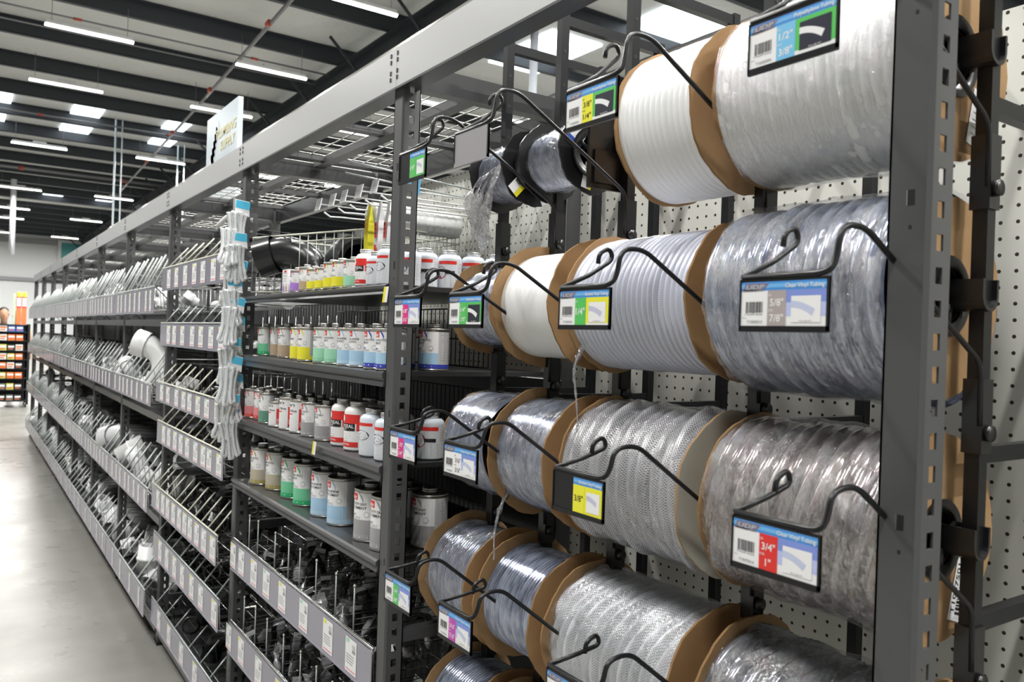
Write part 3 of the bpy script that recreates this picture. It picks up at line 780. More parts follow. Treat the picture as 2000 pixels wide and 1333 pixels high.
sign(0, 0, ('Polyethylene Tubing', SKYB, WH, '1/2"', '3/8"', 'T16005004'), 'sign reading Polyethylene Tubing with light blue 1/2 inch block')
sign(1, 0, ('Polyethylene Tubing', YELL, BK, '3/8"', '1/4"', 'T16005003'), 'sign reading Polyethylene Tubing with yellow 3/8 inch block')
sign(2, 0, None, 'blank grey sign plate in front of the small black spools')
sign(3, 0, ('half', 'Polyethylene Tubing', GRN, WH, '1/4"', None, ''), 'half filled grey sign with green block, highest one beside the second upright')
sign(0, 1, ('Clear Vinyl Tubing', TAUP, WH, '5/8"', '7/8"', 'T10005013'), 'sign reading Clear Vinyl Tubing with taupe 5/8 inch block')
sign(1, 1, ('Braided Vinyl Tubing', GRN, WH, '1/4"', None, 'T12005001'), 'sign reading Braided Vinyl Tubing with green 1/4 inch block')
sign(2, 1, ('Polyethylene Tubing', GRN, WH, '1/4"', '.170"', 'T16005001'), 'sign reading Polyethylene Tubing with green .170 inch block')
sign(3, 1, ('Clear Vinyl Tubing', MAG, WH, '1/8"', '3/16"', 'T10005001'), 'sign with magenta 1/8 inch block beside the second upright')
sign(0, 2, ('Clear Vinyl Tubing', RED, WH, '3/4"', '1"', 'T10075014'), 'sign reading Clear Vinyl Tubing with red 3/4 inch block')
sign(1, 2, ('half', 'Braided Vinyl Tubing', YELL, BK, '3/8"', None, ''), 'black sign with yellow 3/8 inch Braided Vinyl Tubing card on its right')
sign(2, 2, ('Clear Vinyl Tubing', PAPER, BK, '3/16"', '5/16"', 'T10005003'), 'sign reading Clear Vinyl Tubing with white 3/16 inch block')
sign(3, 2, ('Clear Vinyl Tubing', MAG, WH, '.170"', '1/4"', 'T10005002'), 'sign with magenta .170 inch block beside the second upright')
sign(1, 3, ('Braided Vinyl Tubing', SKYB, WH, '1/2"', None, 'T12005004'), 'lowest sign reading Braided Vinyl Tubing, cut by the bottom edge')
sign(2, 3, ('Clear Vinyl Tubing', PUR, WH, '5/16"', '7/16"', 'T10005006'), 'sign with purple 5/16 inch block, fourth row')
sign(3, 3, ('Clear Vinyl Tubing', GRN, WH, '1/4"', '3/8"', 'T10005004'), 'sign with green 1/4 inch block, lowest beside the second upright')

# ================================================================== GLUE CAN BAY
SHZ = [1.627, 1.424, 1.205, .987]
sn = ['top', 'second', 'third', 'fourth']
ya, yb = ybay(2)+.004, ybay(3)-.06
for i, z in enumerate(SHZ):
    t = thing('shelf', f'black metal shelf with grey front lip, {sn[i]} level of the glue can bay', 'shelf', (0, 0, 0), 'can shelves')
    b = MB(); b.box(X0+.036, XB-.04, ya, yb, z-.012, z-.001, SHELF); b.build('deck', t)
    b = MB(); h = [.024, .037, .037, .030][i]
    prof = [(X0+.036, z-.001), (X0-.002, z-.001), (X0-.008, z-.005), (X0-.008, z-h*.45), (X0-.002, z-h*.6), (X0-.006, z-h), (X0+.02, z-h), (X0+.036, z-.012)]
    b.rings([[(x, y, zz) for x, zz in prof] for y in (ya-.002, yb+.05)], LIPM, smooth=False); b.build('front_lip', t)
# wire guards behind the cans
for i, z in enumerate(SHZ[1:]):
    b = MB()
    for k in range(46):
        y = ya+.02+(yb-ya-.04)*k/45; b.tube([(1.16, y, z+.002), (1.16, y, z+.165)], .0016, DKW, 4)
    for zz in (.004, .08, .165): b.tube([(1.16, ya+.01, z+zz), (1.16, yb-.01, z+zz)], .002, DKW, 4)
    tag(b.build('wire_guard'), f'dark wire guard standing behind the cans on the {sn[i+1]} shelf', 'wire guard')
def can_body(t, r, h, tin=True, body=None):
    b = MB(); m = body or TINR; k = .0015
    if tin:
        b.lathe([(.0001, 0), (r-.001, 0), (r+k, .0005), (r+k, .003), (r, .004), (r, h-.004), (r+k, h-.003), (r+k, h), (r-.002, h), (r-.003, h-.003), (.0001, h-.003)], m, seg=32)
    else:
        b.lathe([(.0001, 0), (r-.003, 0), (r, .003), (r, h*.84), (r-.002, h*.89), (r*.8, h*.94), (r*.62, h*.955), (r*.6, h*.96)], m, seg=32)
    b.build('can_body', t)
    b = MB(); rn = r*(.42 if tin else .60); z0 = h-.003 if tin else h*.95; hc = .015 if r > .03 else .011
    b.lathe([(rn*.95, z0), (rn, z0+.002), (rn, z0+hc*.35), (rn*1.08, z0+hc*.4), (rn*1.08, z0+hc*.55), (rn, z0+hc*.6), (rn*1.06, z0+hc*.65), (rn*1.06, z0+hc), (rn*.85, z0+hc+.001), (.0001, z0+hc*.9)], SILV, seg=24)
    b.build('screw_cap', t)
def oatey(b, r, h, col, dark, txt, brand='Oatey', stroke=None):
    mp = cyl_map(0, 0, 0, r); D = lambda d: r*math.radians(d); st = stroke or col
    y0, y1 = .005, h-.008
    D_rect(b, mp, D(-85), y0, D(78), y1, PAPER, 0, 14)
    D_rect(b, mp, D(78), y0, D(172), y1, LGREYI, 0, 8)
    D_rect(b, mp, D(-85), y0+.003, D(78), h*.42, col, 1, 14)
    D_rect(b, mp, D(-85), y0, D(172), y0+h*.10, dark, 2, 20)
    D_rect(b, mp, D(-42), h*.79, D(12), h*.92, RED, 2, 6)
    D_text(b, mp, brand, D(-40), h*.815, h*.08, PAPER, 4, wd=D(50))
    D_arc(b, mp, D(8), h*.78, h*.17, -10, 75, h*.04, st, 2)
    for q, line in enumerate(txt): D_text(b, mp, line, D(-38), h*(.70-.075*q), h*.048, BLACKI, 3, wd=D(6+9*len(line)) if len(line) < 9 else D(88))
    D_arc(b, mp, D(-12), h*.66, h*.17, 215, 310, h*.035, st, 2)
    D_ell(b, mp, D(50), h*.53, min(D(16), h*.06), h*.055, LGREYI, 2); D_ell(b, mp, D(50), h*.53, min(D(12), h*.045), h*.04, PAPER, 3)
    D_lines(b, mp, D(-38), D(30), h*.475, 2, h*.025, h*.010, GREYI, 2)
    D_lines(b, mp, D(86), D(160), h*.90, 15, h*.05, h*.012, GREYI, 1, 4)
    D_lines(b, mp, D(-30), D(60), y0+h*.06, 1, .01, h*.02, PAPER, 3)
def christy(b, r, h, *a):
    mp = cyl_map(0, 0, 0, r); D = lambda d: r*math.radians(d)
    D_rect(b, mp, D(-85), .005, D(172), h-.008, PAPER, 0, 22)
    D_text(b, mp, "Christy's", D(-75), h*.80, h*.085, BLACKI, 2, wd=D(112), slant=.2)
    D_poly(b, mp, [(D(-30), h*.74), (D(30), h*.74), (D(30), h*.77)], RED, 2)
    D_text(b, mp, 'Blue Glue', D(-45), h*.63, h*.07, BLACKI, 2, wd=D(95)); D_lines(b, mp, D(-25), D(25), h*.58, 1, .01, h*.03, RED, 2)
    D_lines(b, mp, D(-30), D(50), h*.45, 8, h*.045, h*.008, LGREYI, 1, 3)
    D_rect(b, mp, D(62), .012, D(88), h*.72, RED, 2, 4); D_rect(b, mp, D(62), .010, D(88), h*.13, BLACKI, 3, 4)
    D_lines(b, mp, D(66), D(84), h*.32, 3, h*.05, h*.02, PAPER, 3, 2)
    D_lines(b, mp, D(95), D(165), h*.9, 14, h*.05, h*.01, LGREYI, 2, 4)
def neyseal(b, r, h, *a):
    mp = cyl_map(0, 0, 0, r); D = lambda d: r*math.radians(d)
    D_rect(b, mp, D(-80), .004, D(70), h*.80, PAPER, 0, 14)
    D_rect(b, mp, D(-80), h*.60, D(70), h*.80, RED, 1, 14); D_rect(b, mp, D(58), h*.44, D(70), h*.61, RED, 1, 2)
    D_rect(b, mp, D(-80), h*.44, D(52), h*.60, BLACKI, 2, 12)
    D_ell(b, mp, D(-12), h*.71, D(13), h*.075, PAPER, 3)
    D_text(b, mp, 'HONEYSEAL', D(-68), h*.505, h*.075, PAPER, 4, wd=D(116)); D_text(b, mp, 'THREAD SEALANT', D(-50), h*.46, h*.03, PAPER, 4, wd=D(65))
    D_lines(b, mp, D(-30), D(35), h*.38, 4, h*.05, h*.012, GREYI, 1, 6)
    D_rect(b, mp, D(-80), h*.09, D(66), h*.20, RED, 2, 14); D_text(b, mp, '16 FL OZ (473 ML)', D(-40), h*.13, h*.035, PAPER, 3, wd=D(70))
def ps2(b, r, h, *a):
    mp = cyl_map(0, 0, 0, r); D = lambda d: r*math.radians(d)
    D_rect(b, mp, D(-80), .004, D(160), h*.80, mat('pale_label', (.72, .75, .80), .4), 0, 20)
    D_rect(b, mp, D(-80), h*.70, D(60), h*.77, RED, 1, 10)
    D_ell(b, mp, D(5), h*.49, D(42), h*.115, BLACKI, 2, 24); D_text(b, mp, 'T-2', D(5), h*.44, h*.115, PAPER, 4, wd=D(58), align='c')
    D_lines(b, mp, D(-30), D(40), h*.34, 6, h*.05, h*.012, LGREYI, 1, 8); D_lines(b, mp, D(80), D(150), h*.6, 9, h*.05, h*.01, LGREYI, 1, 3)
def circ5(b, r, h, *a):
    mp = cyl_map(0, 0, 0, r); D = lambda d: r*math.radians(d)
    D_rect(b, mp, D(-80), .004, D(170), h*.82, mat('pale_label', (.72, .75, .80), .4), 0, 22)
    D_rect(b, mp, D(0), h*.68, D(95), h*.77, RED, 1, 8)
    D_ell(b, mp, D(15), h*.45, D(30), h*.17, mat('maroon_print', (.35, .02, .04), .4), 2, 20); D_text(b, mp, '5', D(15), h*.37, h*.17, PAPER, 4, align='c')
    D_rect(b, mp, D(40), h*.42, D(85), h*.50, BLACKI, 3, 4); D_lines(b, mp, D(40), D(130), h*.36, 6, h*.05, h*.012, GREYI, 1, 5); D_lines(b, mp, D(105), D(165), h*.7, 6, h*.05, h*.012, GREYI, 1, 9)
K = lambda n, c: mat(n, c, .4)
PURP = K('violet_print', (.42, .22, .68)); TAN = K('tan_print', (.50, .38, .26)); YEP = K('can_yellow', (.85, .78, .04)); MINT = K('mint_print', (.36, .72, .50)); MINTD = K('mint_dark', (.28, .62, .42))
GR = K('can_green', (.18, .62, .35)); GRD = K('can_deep_green', (.04, .50, .20)); BLU = K('can_light_blue', (.40, .62, .82)); BLUD = K('can_pale_blue', (.50, .70, .88)); DBL = K('can_deep_blue', (.05, .07, .45)); PINK = K('can_pink', (.85, .28, .30)); PINKD = K('can_red', (.80, .10, .08))
DGN = K('can_dark_green', (.13, .30, .22)); GRAY = K('can_grey', (.36, .36, .37)); GRAYD = K('can_mid_grey', (.42, .42, .43)); SAND = K('can_sand', (.52, .47, .36)); SANDD = K('can_olive', (.45, .38, .14))
def can(label, x, y, zs, r, h, style, args=(), tin=True, body=None, rot=0, group='glue and cement cans'):
    t = thing('glue_can', label, 'can', (x, y, zs), group, rot)
    can_body(t, r, h, tin, body)
    b = MB(); style(b, r, h, *args); b.build('printed_label', t)
    return t
def behind(t, dx, label, dy=0.0):
    o = t.copy(); COL.objects.link(o); o.location.x += dx; o.location.y += dy; tag(o, label, 'can', t.get('group'))
    for ch in [q for q in COL.objects if q.parent == t]:
        c = ch.copy(); COL.objects.link(c); c.parent = o
    return o
PB = mat('white_bottle', (.82, .82, .80), .4)
PBB = mat('pale_blue_bottle', (.70, .76, .84), .4)
z = SHZ[0]
def rowcan(lbl, fx, y, z, r, h, st, args=(), tin=True, body=None, back=2, word=''):
    c = can(lbl, fx+r, y, z, r, h, st, args, tin, body)
    for k in range(1, back):
        behind(c, (2*r+.004)*k, f'can behind the {lbl}'.replace(' on the', ',').replace('beside the white bottles', ''), .002)
    return c
# top shelf
rowcan('small violet label can on the top shelf, farthest left', .815, 2.385, z, .022, .066, oatey, (PURP, PURP, ['PRIMER']))
rowcan('small tan label can on the top shelf', .812, 2.30, z, .023, .070, oatey, (TAN, TAN, ['CEMENT']))
rowcan('short yellow can on the top shelf, far one of two', .812, 2.236, z, .023, .062, oatey, (YEP, YEP, ['CLEANER']))
rowcan('short yellow can on the top shelf, near one of two', .812, 2.171, z, .023, .062, oatey, (YEP, YEP, ['CLEANER']))
rowcan('taller yellow can on the top shelf, far one of two', .812, 2.106, z, .027, .072, oatey, (YEP, YEP, ['CPVC', 'CEMENT']))
rowcan('taller yellow can on the top shelf, near one of two', .812, 2.045, z, .027, .072, oatey, (YEP, YEP, ['CPVC', 'CEMENT']))
rowcan('mint green can on the top shelf beside the white bottles', .820, 1.985, z, .029, .073, oatey, (MINT, MINT, ['CEMENT']))
rowcan('red and white bottle on the top shelf', .822, 1.915, z, .027, .088, neyseal, (), False, PB)
rowcan('pale bottle with black oval on the top shelf, far one of two', .824, 1.853, z, .026, .078, ps2, (), False, PBB)
rowcan('pale bottle with black oval on the top shelf, near one of two', .826, 1.795, z, .028, .092, ps2, (), False, PBB)
for k, x in enumerate((.955, 1.02, 1.085, 1.15)):
    can(f'pale can with red stripe and dark red circle, {ORD[k]} from the second upright toward the pegboard', x, 1.795-.006*k, z, .030, .092, circ5, (), False, PBB)
# folded instruction card with bottles printed on it
t = thing('display_card', 'tall white card printed with tiny purple and tan bottles, left end of the top shelf', 'card', (.825, 2.455, z))
b = MB(); b.box(-.003, .02, -.026, .026, 0, .072, PAPER); b.build('card_box', t)
b = MB(); mp = flat_map((-.0032, .026, 0), (0, -1, 0), (0, 0, 1), (-1, 0, 0))
for x0, m in ((.004, PURP), (.028, TAN)): D_rect(b, mp, x0, .004, x0+.016, .02, m, 1); D_rect(b, mp, x0+.005, .02, x0+.011, .028, m, 1)
D_lines(b, mp, .008, .04, .062, 4, .008, .003, LGREYI, 1); D_rect(b, mp, .014, .063, .034, .069, RED, 1); b.build('printed_front', t)
# second shelf
z = SHZ[1]
rowcan('green label can at the far left of the second shelf', .850, 2.80, z, .031, .098, oatey, (GR, GRD, ['PVC CEMENT']))
rowcan('narrow tan label can behind the tan pair on the second shelf', .862, 2.70, z, .030, .098, oatey, (TAN, TAN, ['PVC']))
rowcan('tan label can on the second shelf', .842, 2.56, z, .032, .098, oatey, (TAN, TAN, ['CLEAR PVC', 'CEMENT']))
rowcan('yellow label can on the second shelf, far one', .822, 2.385, z, .030, .098, oatey, (YEP, YEP, ['CPVC', 'CLEANER']))
rowcan('yellow label can on the second shelf, near one', .812, 2.29, z, .030, .098, oatey, (YEP, YEP, ['CPVC', 'CLEANER']))
rowcan('mint label can on the second shelf, far one', .812, 2.165, z, .032, .098, oatey, (MINT, MINTD, ['TRANSITION', 'CEMENT']))
rowcan('mint label can on the second shelf, near one', .814, 2.085, z, .032, .098, oatey, (MINT, MINTD, ['TRANSITION', 'CEMENT']))
rowcan('light blue label can on the second shelf, far one', .814, 1.995, z, .032, .098, oatey, (BLU, BLUD, ['RAIN-R-SHINE', 'BLUE PVC']))
rowcan('light blue label can on the second shelf, near one', .814, 1.915, z, .032, .098, oatey, (BLU, BLUD, ['RAIN-R-SHINE', 'BLUE PVC']))
rowcan('dark blue swoosh can on the second shelf, far one', .812, 1.82, z, .032, .098, oatey, (BLU, DBL, ['BLUE LAVA PVC', 'CEMENT'], 'Oatey', DBL))
c = can('dark blue swoosh can on the second shelf against the upright', .812+.032, 1.752, z, .032, .098, oatey, (BLU, DBL, ['BLUE LAVA PVC', 'CEMENT'], 'Oatey', DBL))
can('dark blue swoosh can seen right of the second upright', .975, 1.775, z, .037, .103, oatey, (BLU, DBL, ['BLUE LAVA PVC', 'CEMENT'], 'Oatey', DBL))
# third shelf
z = SHZ[2]
rowcan('pink label can on the third shelf, far one', .826, 2.845, z, .026, .10, oatey, (PINK, PINKD, ['PRIMER']))
rowcan('pink label can on the third shelf, near one', .836, 2.775, z, .028, .10, oatey, (PINK, PINKD, ['PRIMER']))
rowcan('dark green label can on the third shelf', .82, 2.665, z, .030, .10, oatey, (DGN, DGN, ['CEMENT']))
rowcan('shorter white and red glue can on the third shelf', .82, 2.56, z, .028, .080, christy)
rowcan('tall white and red glue can on the third shelf, far one', .824, 2.47, z, .031, .10, christy)
rowcan('tall white and red glue can on the third shelf, near one', .828, 2.385, z, .031, .10, christy)
rowcan('grey label can on the third shelf, far one', .83, 2.29, z, .031, .10, oatey, (GRAY, GRAYD, ['HEAVY DUTY', 'CEMENT']))
rowcan('grey label can on the third shelf, near one', .834, 2.19, z, .034, .10, oatey, (GRAY, GRAYD, ['HEAVY DUTY GRAY', 'CEMENT']))
rowcan('red topped sealant bottle on the third shelf, far one', .836, 2.075, z, .036, .118, neyseal, (), False, PB)
rowcan('red topped sealant bottle on the third shelf, near one', .832, 1.975, z, .037, .118, neyseal, (), False, PB)
rowcan('pale bottle with black oval on the third shelf, far one', .828, 1.868, z, .035, .108, ps2, (), False, PBB)
can('pale bottle with black oval on the third shelf against the upright', .832+.034, 1.785, z, .035, .105, ps2, (), False, PBB)
can('pale bottle with red stripe seen right of the second upright, third shelf', .972, 1.775, z, .036, .105, circ5, (), False, PBB)
# fourth shelf
z = SHZ[3]
rowcan('sand coloured quart can on the fourth shelf, far one', .83, 2.765, z, .040, .124, oatey, (SAND, SANDD, ['CLEAR PVC', 'CEMENT'], 'Oatey', SANDD))
rowcan('sand coloured quart can on the fourth shelf, near one', .846, 2.65, z, .041, .124, oatey, (SAND, SANDD, ['CLEAR PVC', 'CEMENT'], 'Oatey', SANDD))
rowcan('bright green quart can on the fourth shelf, far one', .848, 2.50, z, .041, .126, oatey, (GR, GRD, ['CLEAR PVC', 'CEMENT'], 'Oatey', GRD))
rowcan('bright green quart can on the fourth shelf, near one', .844, 2.375, z, .041, .126, oatey, (GR, GRD, ['CLEAR PVC', 'CEMENT'], 'Oatey', GRD))
rowcan('pale blue quart can on the fourth shelf, far one', .840, 2.215, z, .042, .128, oatey, (BLU, BLUD, ['RAIN-R-SHINE', 'BLUE PVC CEMENT']))
rowcan('pale blue quart can on the fourth shelf, near one', .842, 2.095, z, .043, .128, oatey, (BLU, BLUD, ['RAIN-R-SHINE', 'BLUE PVC CEMENT']))
rowcan('grey quart can on the fourth shelf, far one', .838, 1.905, z, .043, .130, oatey, (GRAY, GRAYD, ['HEAVY DUTY GRAY', 'PVC CEMENT']))
can('grey quart can on the fourth shelf against the upright', .836+.043, 1.80, z, .043, .130, oatey, (GRAY, GRAYD, ['HEAVY DUTY GRAY', 'PVC CEMENT']))
can('grey quart can seen right of the second upright, fourth shelf', .985, 1.787, z, .045, .130, oatey, (GRAY, GRAYD, ['HEAVY DUTY GRAY', 'PVC CEMENT']))
can('grey quart can just behind the last front can, fourth shelf', .975, 1.90, z, .043, .130, oatey, (GRAY, GRAYD, ['HEAVY DUTY GRAY', 'PVC CEMENT']))
# shelf talkers
for (x, y, z, lb) in ((.806, 2.868, 1.412, 'yellow and white tag clipped to the left end of the second shelf'), (.800, 2.10, 1.196, 'yellow and white tag hanging over the lip of the third shelf'), (.806, 1.70, 1.60, 'small yellow tag on the top shelf lip right of the second upright')):
    t = thing('shelf_tag', lb, 'tag', (x, y, z))
    b = MB(); b.obox((-.002, .008, 0), (.0004, 0, 0), (0, .006, 0), (0, -.004, .018), YEP); b.build('yellow_strip', t)
    b = MB(); b.obox((-.002, -.004, 0), (.0004, 0, 0), (0, .006, 0), (0, -.004, .018), PAPER); b.build('white_strip', t)
# peg hooks with label plates
for i, y in enumerate((2.47, 2.355, 2.265, 2.155, 2.05)):
    t = thing('peg_hook', f'white wire peg hook with label plate, {ORD[i]} from the left', 'peg hook', (0, y, 1.885), 'peg hooks above the can shelves')
    b = MB(); b.tube([(XB, 0, 0), (1.0, 0, -.004), (.965, 0, -.006), (.945, 0, .006)], .0028, WHITEP, 6); b.build('prong', t)
    b = MB(); b.tube([(XB, 0, .03), (.93, 0, .03)], .0022, WHITEP, 6); b.build('label_wire', t)
    b = MB(); b.obox((.925, 0, .028), (.0012, 0, .0), (0, .021, 0), (.004, 0, .019), PAPER)
    mp = flat_map((.9195, .02, .010), (0, -1, 0), (.2, 0, .98), (-1, 0, .2)); D_lines(b, mp, .004, .036, .034, 5, .0065, .0035, LGREYI, 2, i); b.build('label_plate', t)
b = None
# hanging packs
for i, (y, m1, z0) in enumerate(((2.22, YEP, 1.735), (2.15, RED, 1.73), (2.09, RED, 1.725), (2.035, RED, 1.72))):
    t = thing('hanging_pack', 'slim yellow pack hanging on a peg hook behind the cans' if i == 0 else f'white and red pack hanging behind the cans, {ORD[i-1]} right of the yellow one', 'pack', (.99, y, z0), 'slim hanging packs')
    b = MB(); bm = YEP if i == 0 else PAPER
    rings = []
    for (h, wd, th) in ((0, .013, .010), (.05, .0135, .011), (.10, .012, .009), (.13, .010, .004), (.16, .009, .001)):
        rings.append([(-th, -wd, h), (-th*.6, 0, h), (-th, wd, h), (th, wd, h), (th, -wd, h)])
    b.rings(rings, bm, smooth=False); b.build('pouch', t)
    b = MB(); mp = flat_map((-.0125, .012, 0), (0, -1, 0), (0, 0, 1), (-1, 0, 0))
    if i: D_rect(b, mp, .005, .014, .019, .036, RED, 1); D_rect(b, mp, .006, .055, .019, .10, RED, 1); D_lines(b, mp, .007, .018, .095, 3, .012, .003, BLACKI, 2, i)
    else: D_lines(b, mp, .004, .02, .11, 4, .012, .005, K('orange_print', (.85, .35, .05)), 1, 2)
    b.build('printed_panel', t)
# white ribbed roll on long double hook
t = thing('tape_roll', 'white ribbed rolls on a long peg hook right of the second upright', 'roll', (1.0, 2.24, 1.862))
b = MB(); prof = [(.0001, 0), (.04, 0)]
for k in range(12): prof += [(.041, .025*k+.003), (.041, .025*k+.020), (.039, .025*k+.0235)]
prof += [(.03, .302), (.0001, .302)]
b.lathe(prof, mat('ribbed_white', (.78, .79, .79), .45), axis='x', seg=24); b.build('roll_body', t)
t = thing('peg_hook', 'long double wire hook above the white ribbed roll', 'peg hook', (0, 2.16, 1.965))
b = MB(); b.tube([(XB, 0, 0), (.90, 0, .03)], .0028, GREYW, 6); b.tube([(XB, 0.04, -.02), (.90, 0.04, .005)], .0028, GREYW, 6); b.build('prong', t)
b = MB(); b.box(XB-.006, XB, -.02, .06, -.03, .012, GREYW); b.build('hook_plate', t)
# blue and yellow folded card by the upright
t = thing('folded_card', 'blue and yellow folded card sticking out behind the second upright near the mesh deck', 'card', (.90, 1.765, 1.885))
b = MB(); b.obox((0, 0, 0), (.002, 0, 0), (0, .03, .012), (0, -.004, .028), SKYB); b.obox((-.002, .012, .022), (.001, 0, 0), (0, .022, .014), (0, 0, .010), YELL); b.obox((-.0035, .006, .010), (.0005, 0, 0), (0, .026, .015), (0, 0, .006), PAPER); b.build('card_sheet', t)
b = MB(); b.tube([(.0, -.02, .01), (.0, -.02, .24)], .0012, GREYW, 4); b.build('hanging_wire', t)

# ------------------------------------------------------------------ fittings
def sweep_fit(b, pts, r, m, seg=14): b.tube(pts, r, m, seg, caps=False); b.tube(pts, r*.86, m, seg, caps=False)
def fit_elbow(m, r):
    b = MB(); R = r*1.9
    arc = [(R-R*math.cos(a), 0, R*math.sin(a)) for a in [PI/2*k/7 for k in range(8)]]
    sweep_fit(b, [(0, 0, -r*.8)]+arc+[(R+r*.8, 0, R)], r, m)
    b.tube([(0, 0, -r*1.2), (0, 0, -r*.1)], r*1.17, m, 14, caps=False); b.tube([(R+.1*r, 0, R), (R+1.2*r, 0, R)], r*1.17, m, 14, caps=False)
    b.lathe([(r*.86, -r*1.2), (r*1.17, -r*1.2)], m); b.lathe([(r*.86, 0), (r*1.17, 0)], m, (R+1.2*r, 0, R), 'x', 14)
    return b
def fit_coupling(m, r):
    b = MB(); b.lathe([(r*.85, -r*1.3), (r*1.1, -r*1.3), (r*1.1, -.12*r), (r*1.18, -.1*r), (r*1.18, .1*r), (r*1.1, .12*r), (r*1.1, r*1.3), (r*.85, r*1.3), (r*.85, -r*1.3)], m, seg=18); return b
def fit_tee(m, r):
    b = fit_coupling(m, r); b.tube([(r*.6, 0, 0), (r*2.0, 0, 0)], r*.95, m, 14, caps=False); b.lathe([(r*.85, 0), (r*1.12, 0), (r*1.12, -r*.8), (r*.95, -r*.85)], m, (r*2.1, 0, 0), 'x', 16); return b
def fit_ring(m, r):   # large wye / trap seen end on, with clamp band
    b = MB(); b.lathe([(r*.9, -r*.5), (r*1.02, -r*.5), (r, -r*.2), (r, r*.25), (r*1.06, r*.3), (r*1.06, r*.5), (r*.9, r*.5), (r*.9, -r*.5)], m, axis='y', seg=26); return b
FK = {'elbow': fit_elbow, 'coupling': fit_coupling, 'tee': fit_tee, 'ring': fit_ring}
FNAME = {'elbow': 'elbow fitting', 'coupling': 'coupling', 'tee': 'tee fitting', 'ring': 'short wide pipe collar'}
FMESH = {}
def fitting(kind, m, r, loc, rot, label, group):
    key = (kind, m.name, round(r, 3))
    if key not in FMESH:
        o = FK[kind](m, r).build('pipe_'+kind if kind != 'ring' else 'pipe_collar'); FMESH[key] = o
    else: o = FMESH[key].copy(); COL.objects.link(o)
    o.location = loc; o.rotation_euler = rot
    return tag(o, label, 'pipe fitting', group)

# ------------------------------------------------------------------ bins
TAGS = {}
def price_tag(parent, x, y, z, w_, h_, seed):
    key = (round(w_, 4), round(h_, 4), seed % 4)
    if key not in TAGS:
        b = MB(); mp = flat_map((0, 0, 0), (0, -1, 0), (0, 0, 1), (-1, 0, 0), .0003)
        D_rect(b, mp, 0, 0, w_, h_, PAPER, 1); D_rect(b, mp, w_*.08, h_*.86, w_*.35, h_*.97, YELL if seed % 2 else MINT, 2)
        D_ell(b, mp, w_*.75, h_*.80, w_*.16, h_*.08, LGREYI, 2, 10); D_rect(b, mp, w_*.62, h_*.62, w_*.9, h_*.72, GREYI, 2)
        D_lines(b, mp, w_*.1, w_*.85, h_*.52, 4, h_*.08, h_*.025, GREYI, 2, seed); D_rect(b, mp, w_*.08, h_*.06, w_*.9, h_*.10, PINK, 2)
        TAGS[key] = b.build('price_tag', parent).data; o = [q for q in parent.children][-1] if False else None
        o = [q for q in COL.objects if q.data == TAGS[key]][0]
    else:
        o = bpy.data.objects.new('price_tag', TAGS[key]); COL.objects.link(o); o.parent = parent
    o.location = (x, y, z); return o
def bin_unit(label, group, y0, y1, xf, zt, sh, ndiv, dvec, dm, dr, tags, tw, kind='slant', guard=True, depth=.42, seed=0):
    """wire bin whose front rail runs along Y at xf; y0 nearer the camera"""
    t = thing('wire_bin', label, 'wire bin', (xf, y0, zt), group)
    L = y1-y0; r = random.Random(seed)
    b = MB(); b.box(-.0035, -.0015, .002, L-.002, -sh, -.006, STRIP); b.box(-.006, -.0015, .002, L-.002, -sh-.003, -sh+.002, STRIP); s_ = b.build('price_strip', t)
    for k, ty in enumerate(tags): price_tag(s_, -.004, ty-y0, -sh*.93, tw, sh*.80, k+seed)
    b = MB(); b.tube([(0, 0, 0), (0, L, 0)], .0036, dm if kind == 'slant' else CHROME, 6)
    if kind != 'slant':
        for k in range(int(L/.0085)): b.tube([(-.001, .004+.0085*k, -.006), (.004, .004+.0085*k, .004)], .0016, CHROME, 4)
    b.build('front_rail', t)
    b = MB()
    fl = -sh+.012
    for k in range(9): x = .02+depth*k/8; b.tube([(x, 0, fl+(.02 if kind == 'slant' else 0)*k/8), (x, L, fl+(.02 if kind == 'slant' else 0)*k/8)], .0018, DKW if kind != 'slant' else CHROME, 4)
    for k in range(13): y = L*k/12; b.tube([(0, y, -.004), (.004, y, fl), (.02+depth, y, fl+(.02 if kind == 'slant' else 0)), (.02+depth, y, .05)], .0018, DKW if kind != 'slant' else CHROME, 4)
    b.build('basket', t)
    if guard:
        b = MB(); n = 34
        for k in range(n): y = L*(k+.5)/n; b.tube([(.02+depth, y, fl), (.02+depth, y, .10)], .0014, DKW, 4)
        b.tube([(.02+depth, 0, .10), (.02+depth, L, .10)], .0025, DKW, 4); b.build('wire_back', t)
    for k in range(ndiv):
        y = L*(k+.4+r.uniform(-.22, .22))/ndiv
        b = MB()
        if kind == 'slant':
            dx, dz = dvec; q_ = r.uniform(.93, 1.04); dx *= q_; dz *= q_
            b.tube([(0, y, 0), (dx, y, dz)], dr, dm, 6)
            b.tube([(dx, y, dz), (min(depth, dx+.24), y, dz*.9)], .0016, DKW, 4)
            for q in range(2): b.tube([(dx*(q+1)/2.5, y, dz*(q+1)/2.5), (dx*(q+1)/2.5+.02, y, fl+.01)], .0011, DKW, 4)
        else:
            b.tube([(.03, y, fl), (.03, y, .09)], .0022, GREYW, 6); b.lathe([(.0001, .0895), (.0032, .091), (.0038, .0935), (.0025, .097), (.0001, .098)], IVORY, (.03, y, 0), 'z', 8)
            for q in range(4): b.tube([(.03, y, fl+.03*q+.01), (depth, y, fl+.03*q+.01)], .0012, DKW, 4)
        b.build('divider', t)
    return t
def X_tags(y0, y1, n, seed):
    r = random.Random(seed); out = []
    for k in range(n):
        f = 1-((k+.6)/n)**1.0; out.append(y0+.05+(y1-y0-.09)*(f+r.uniform(-.15, .15)/n))
    return out
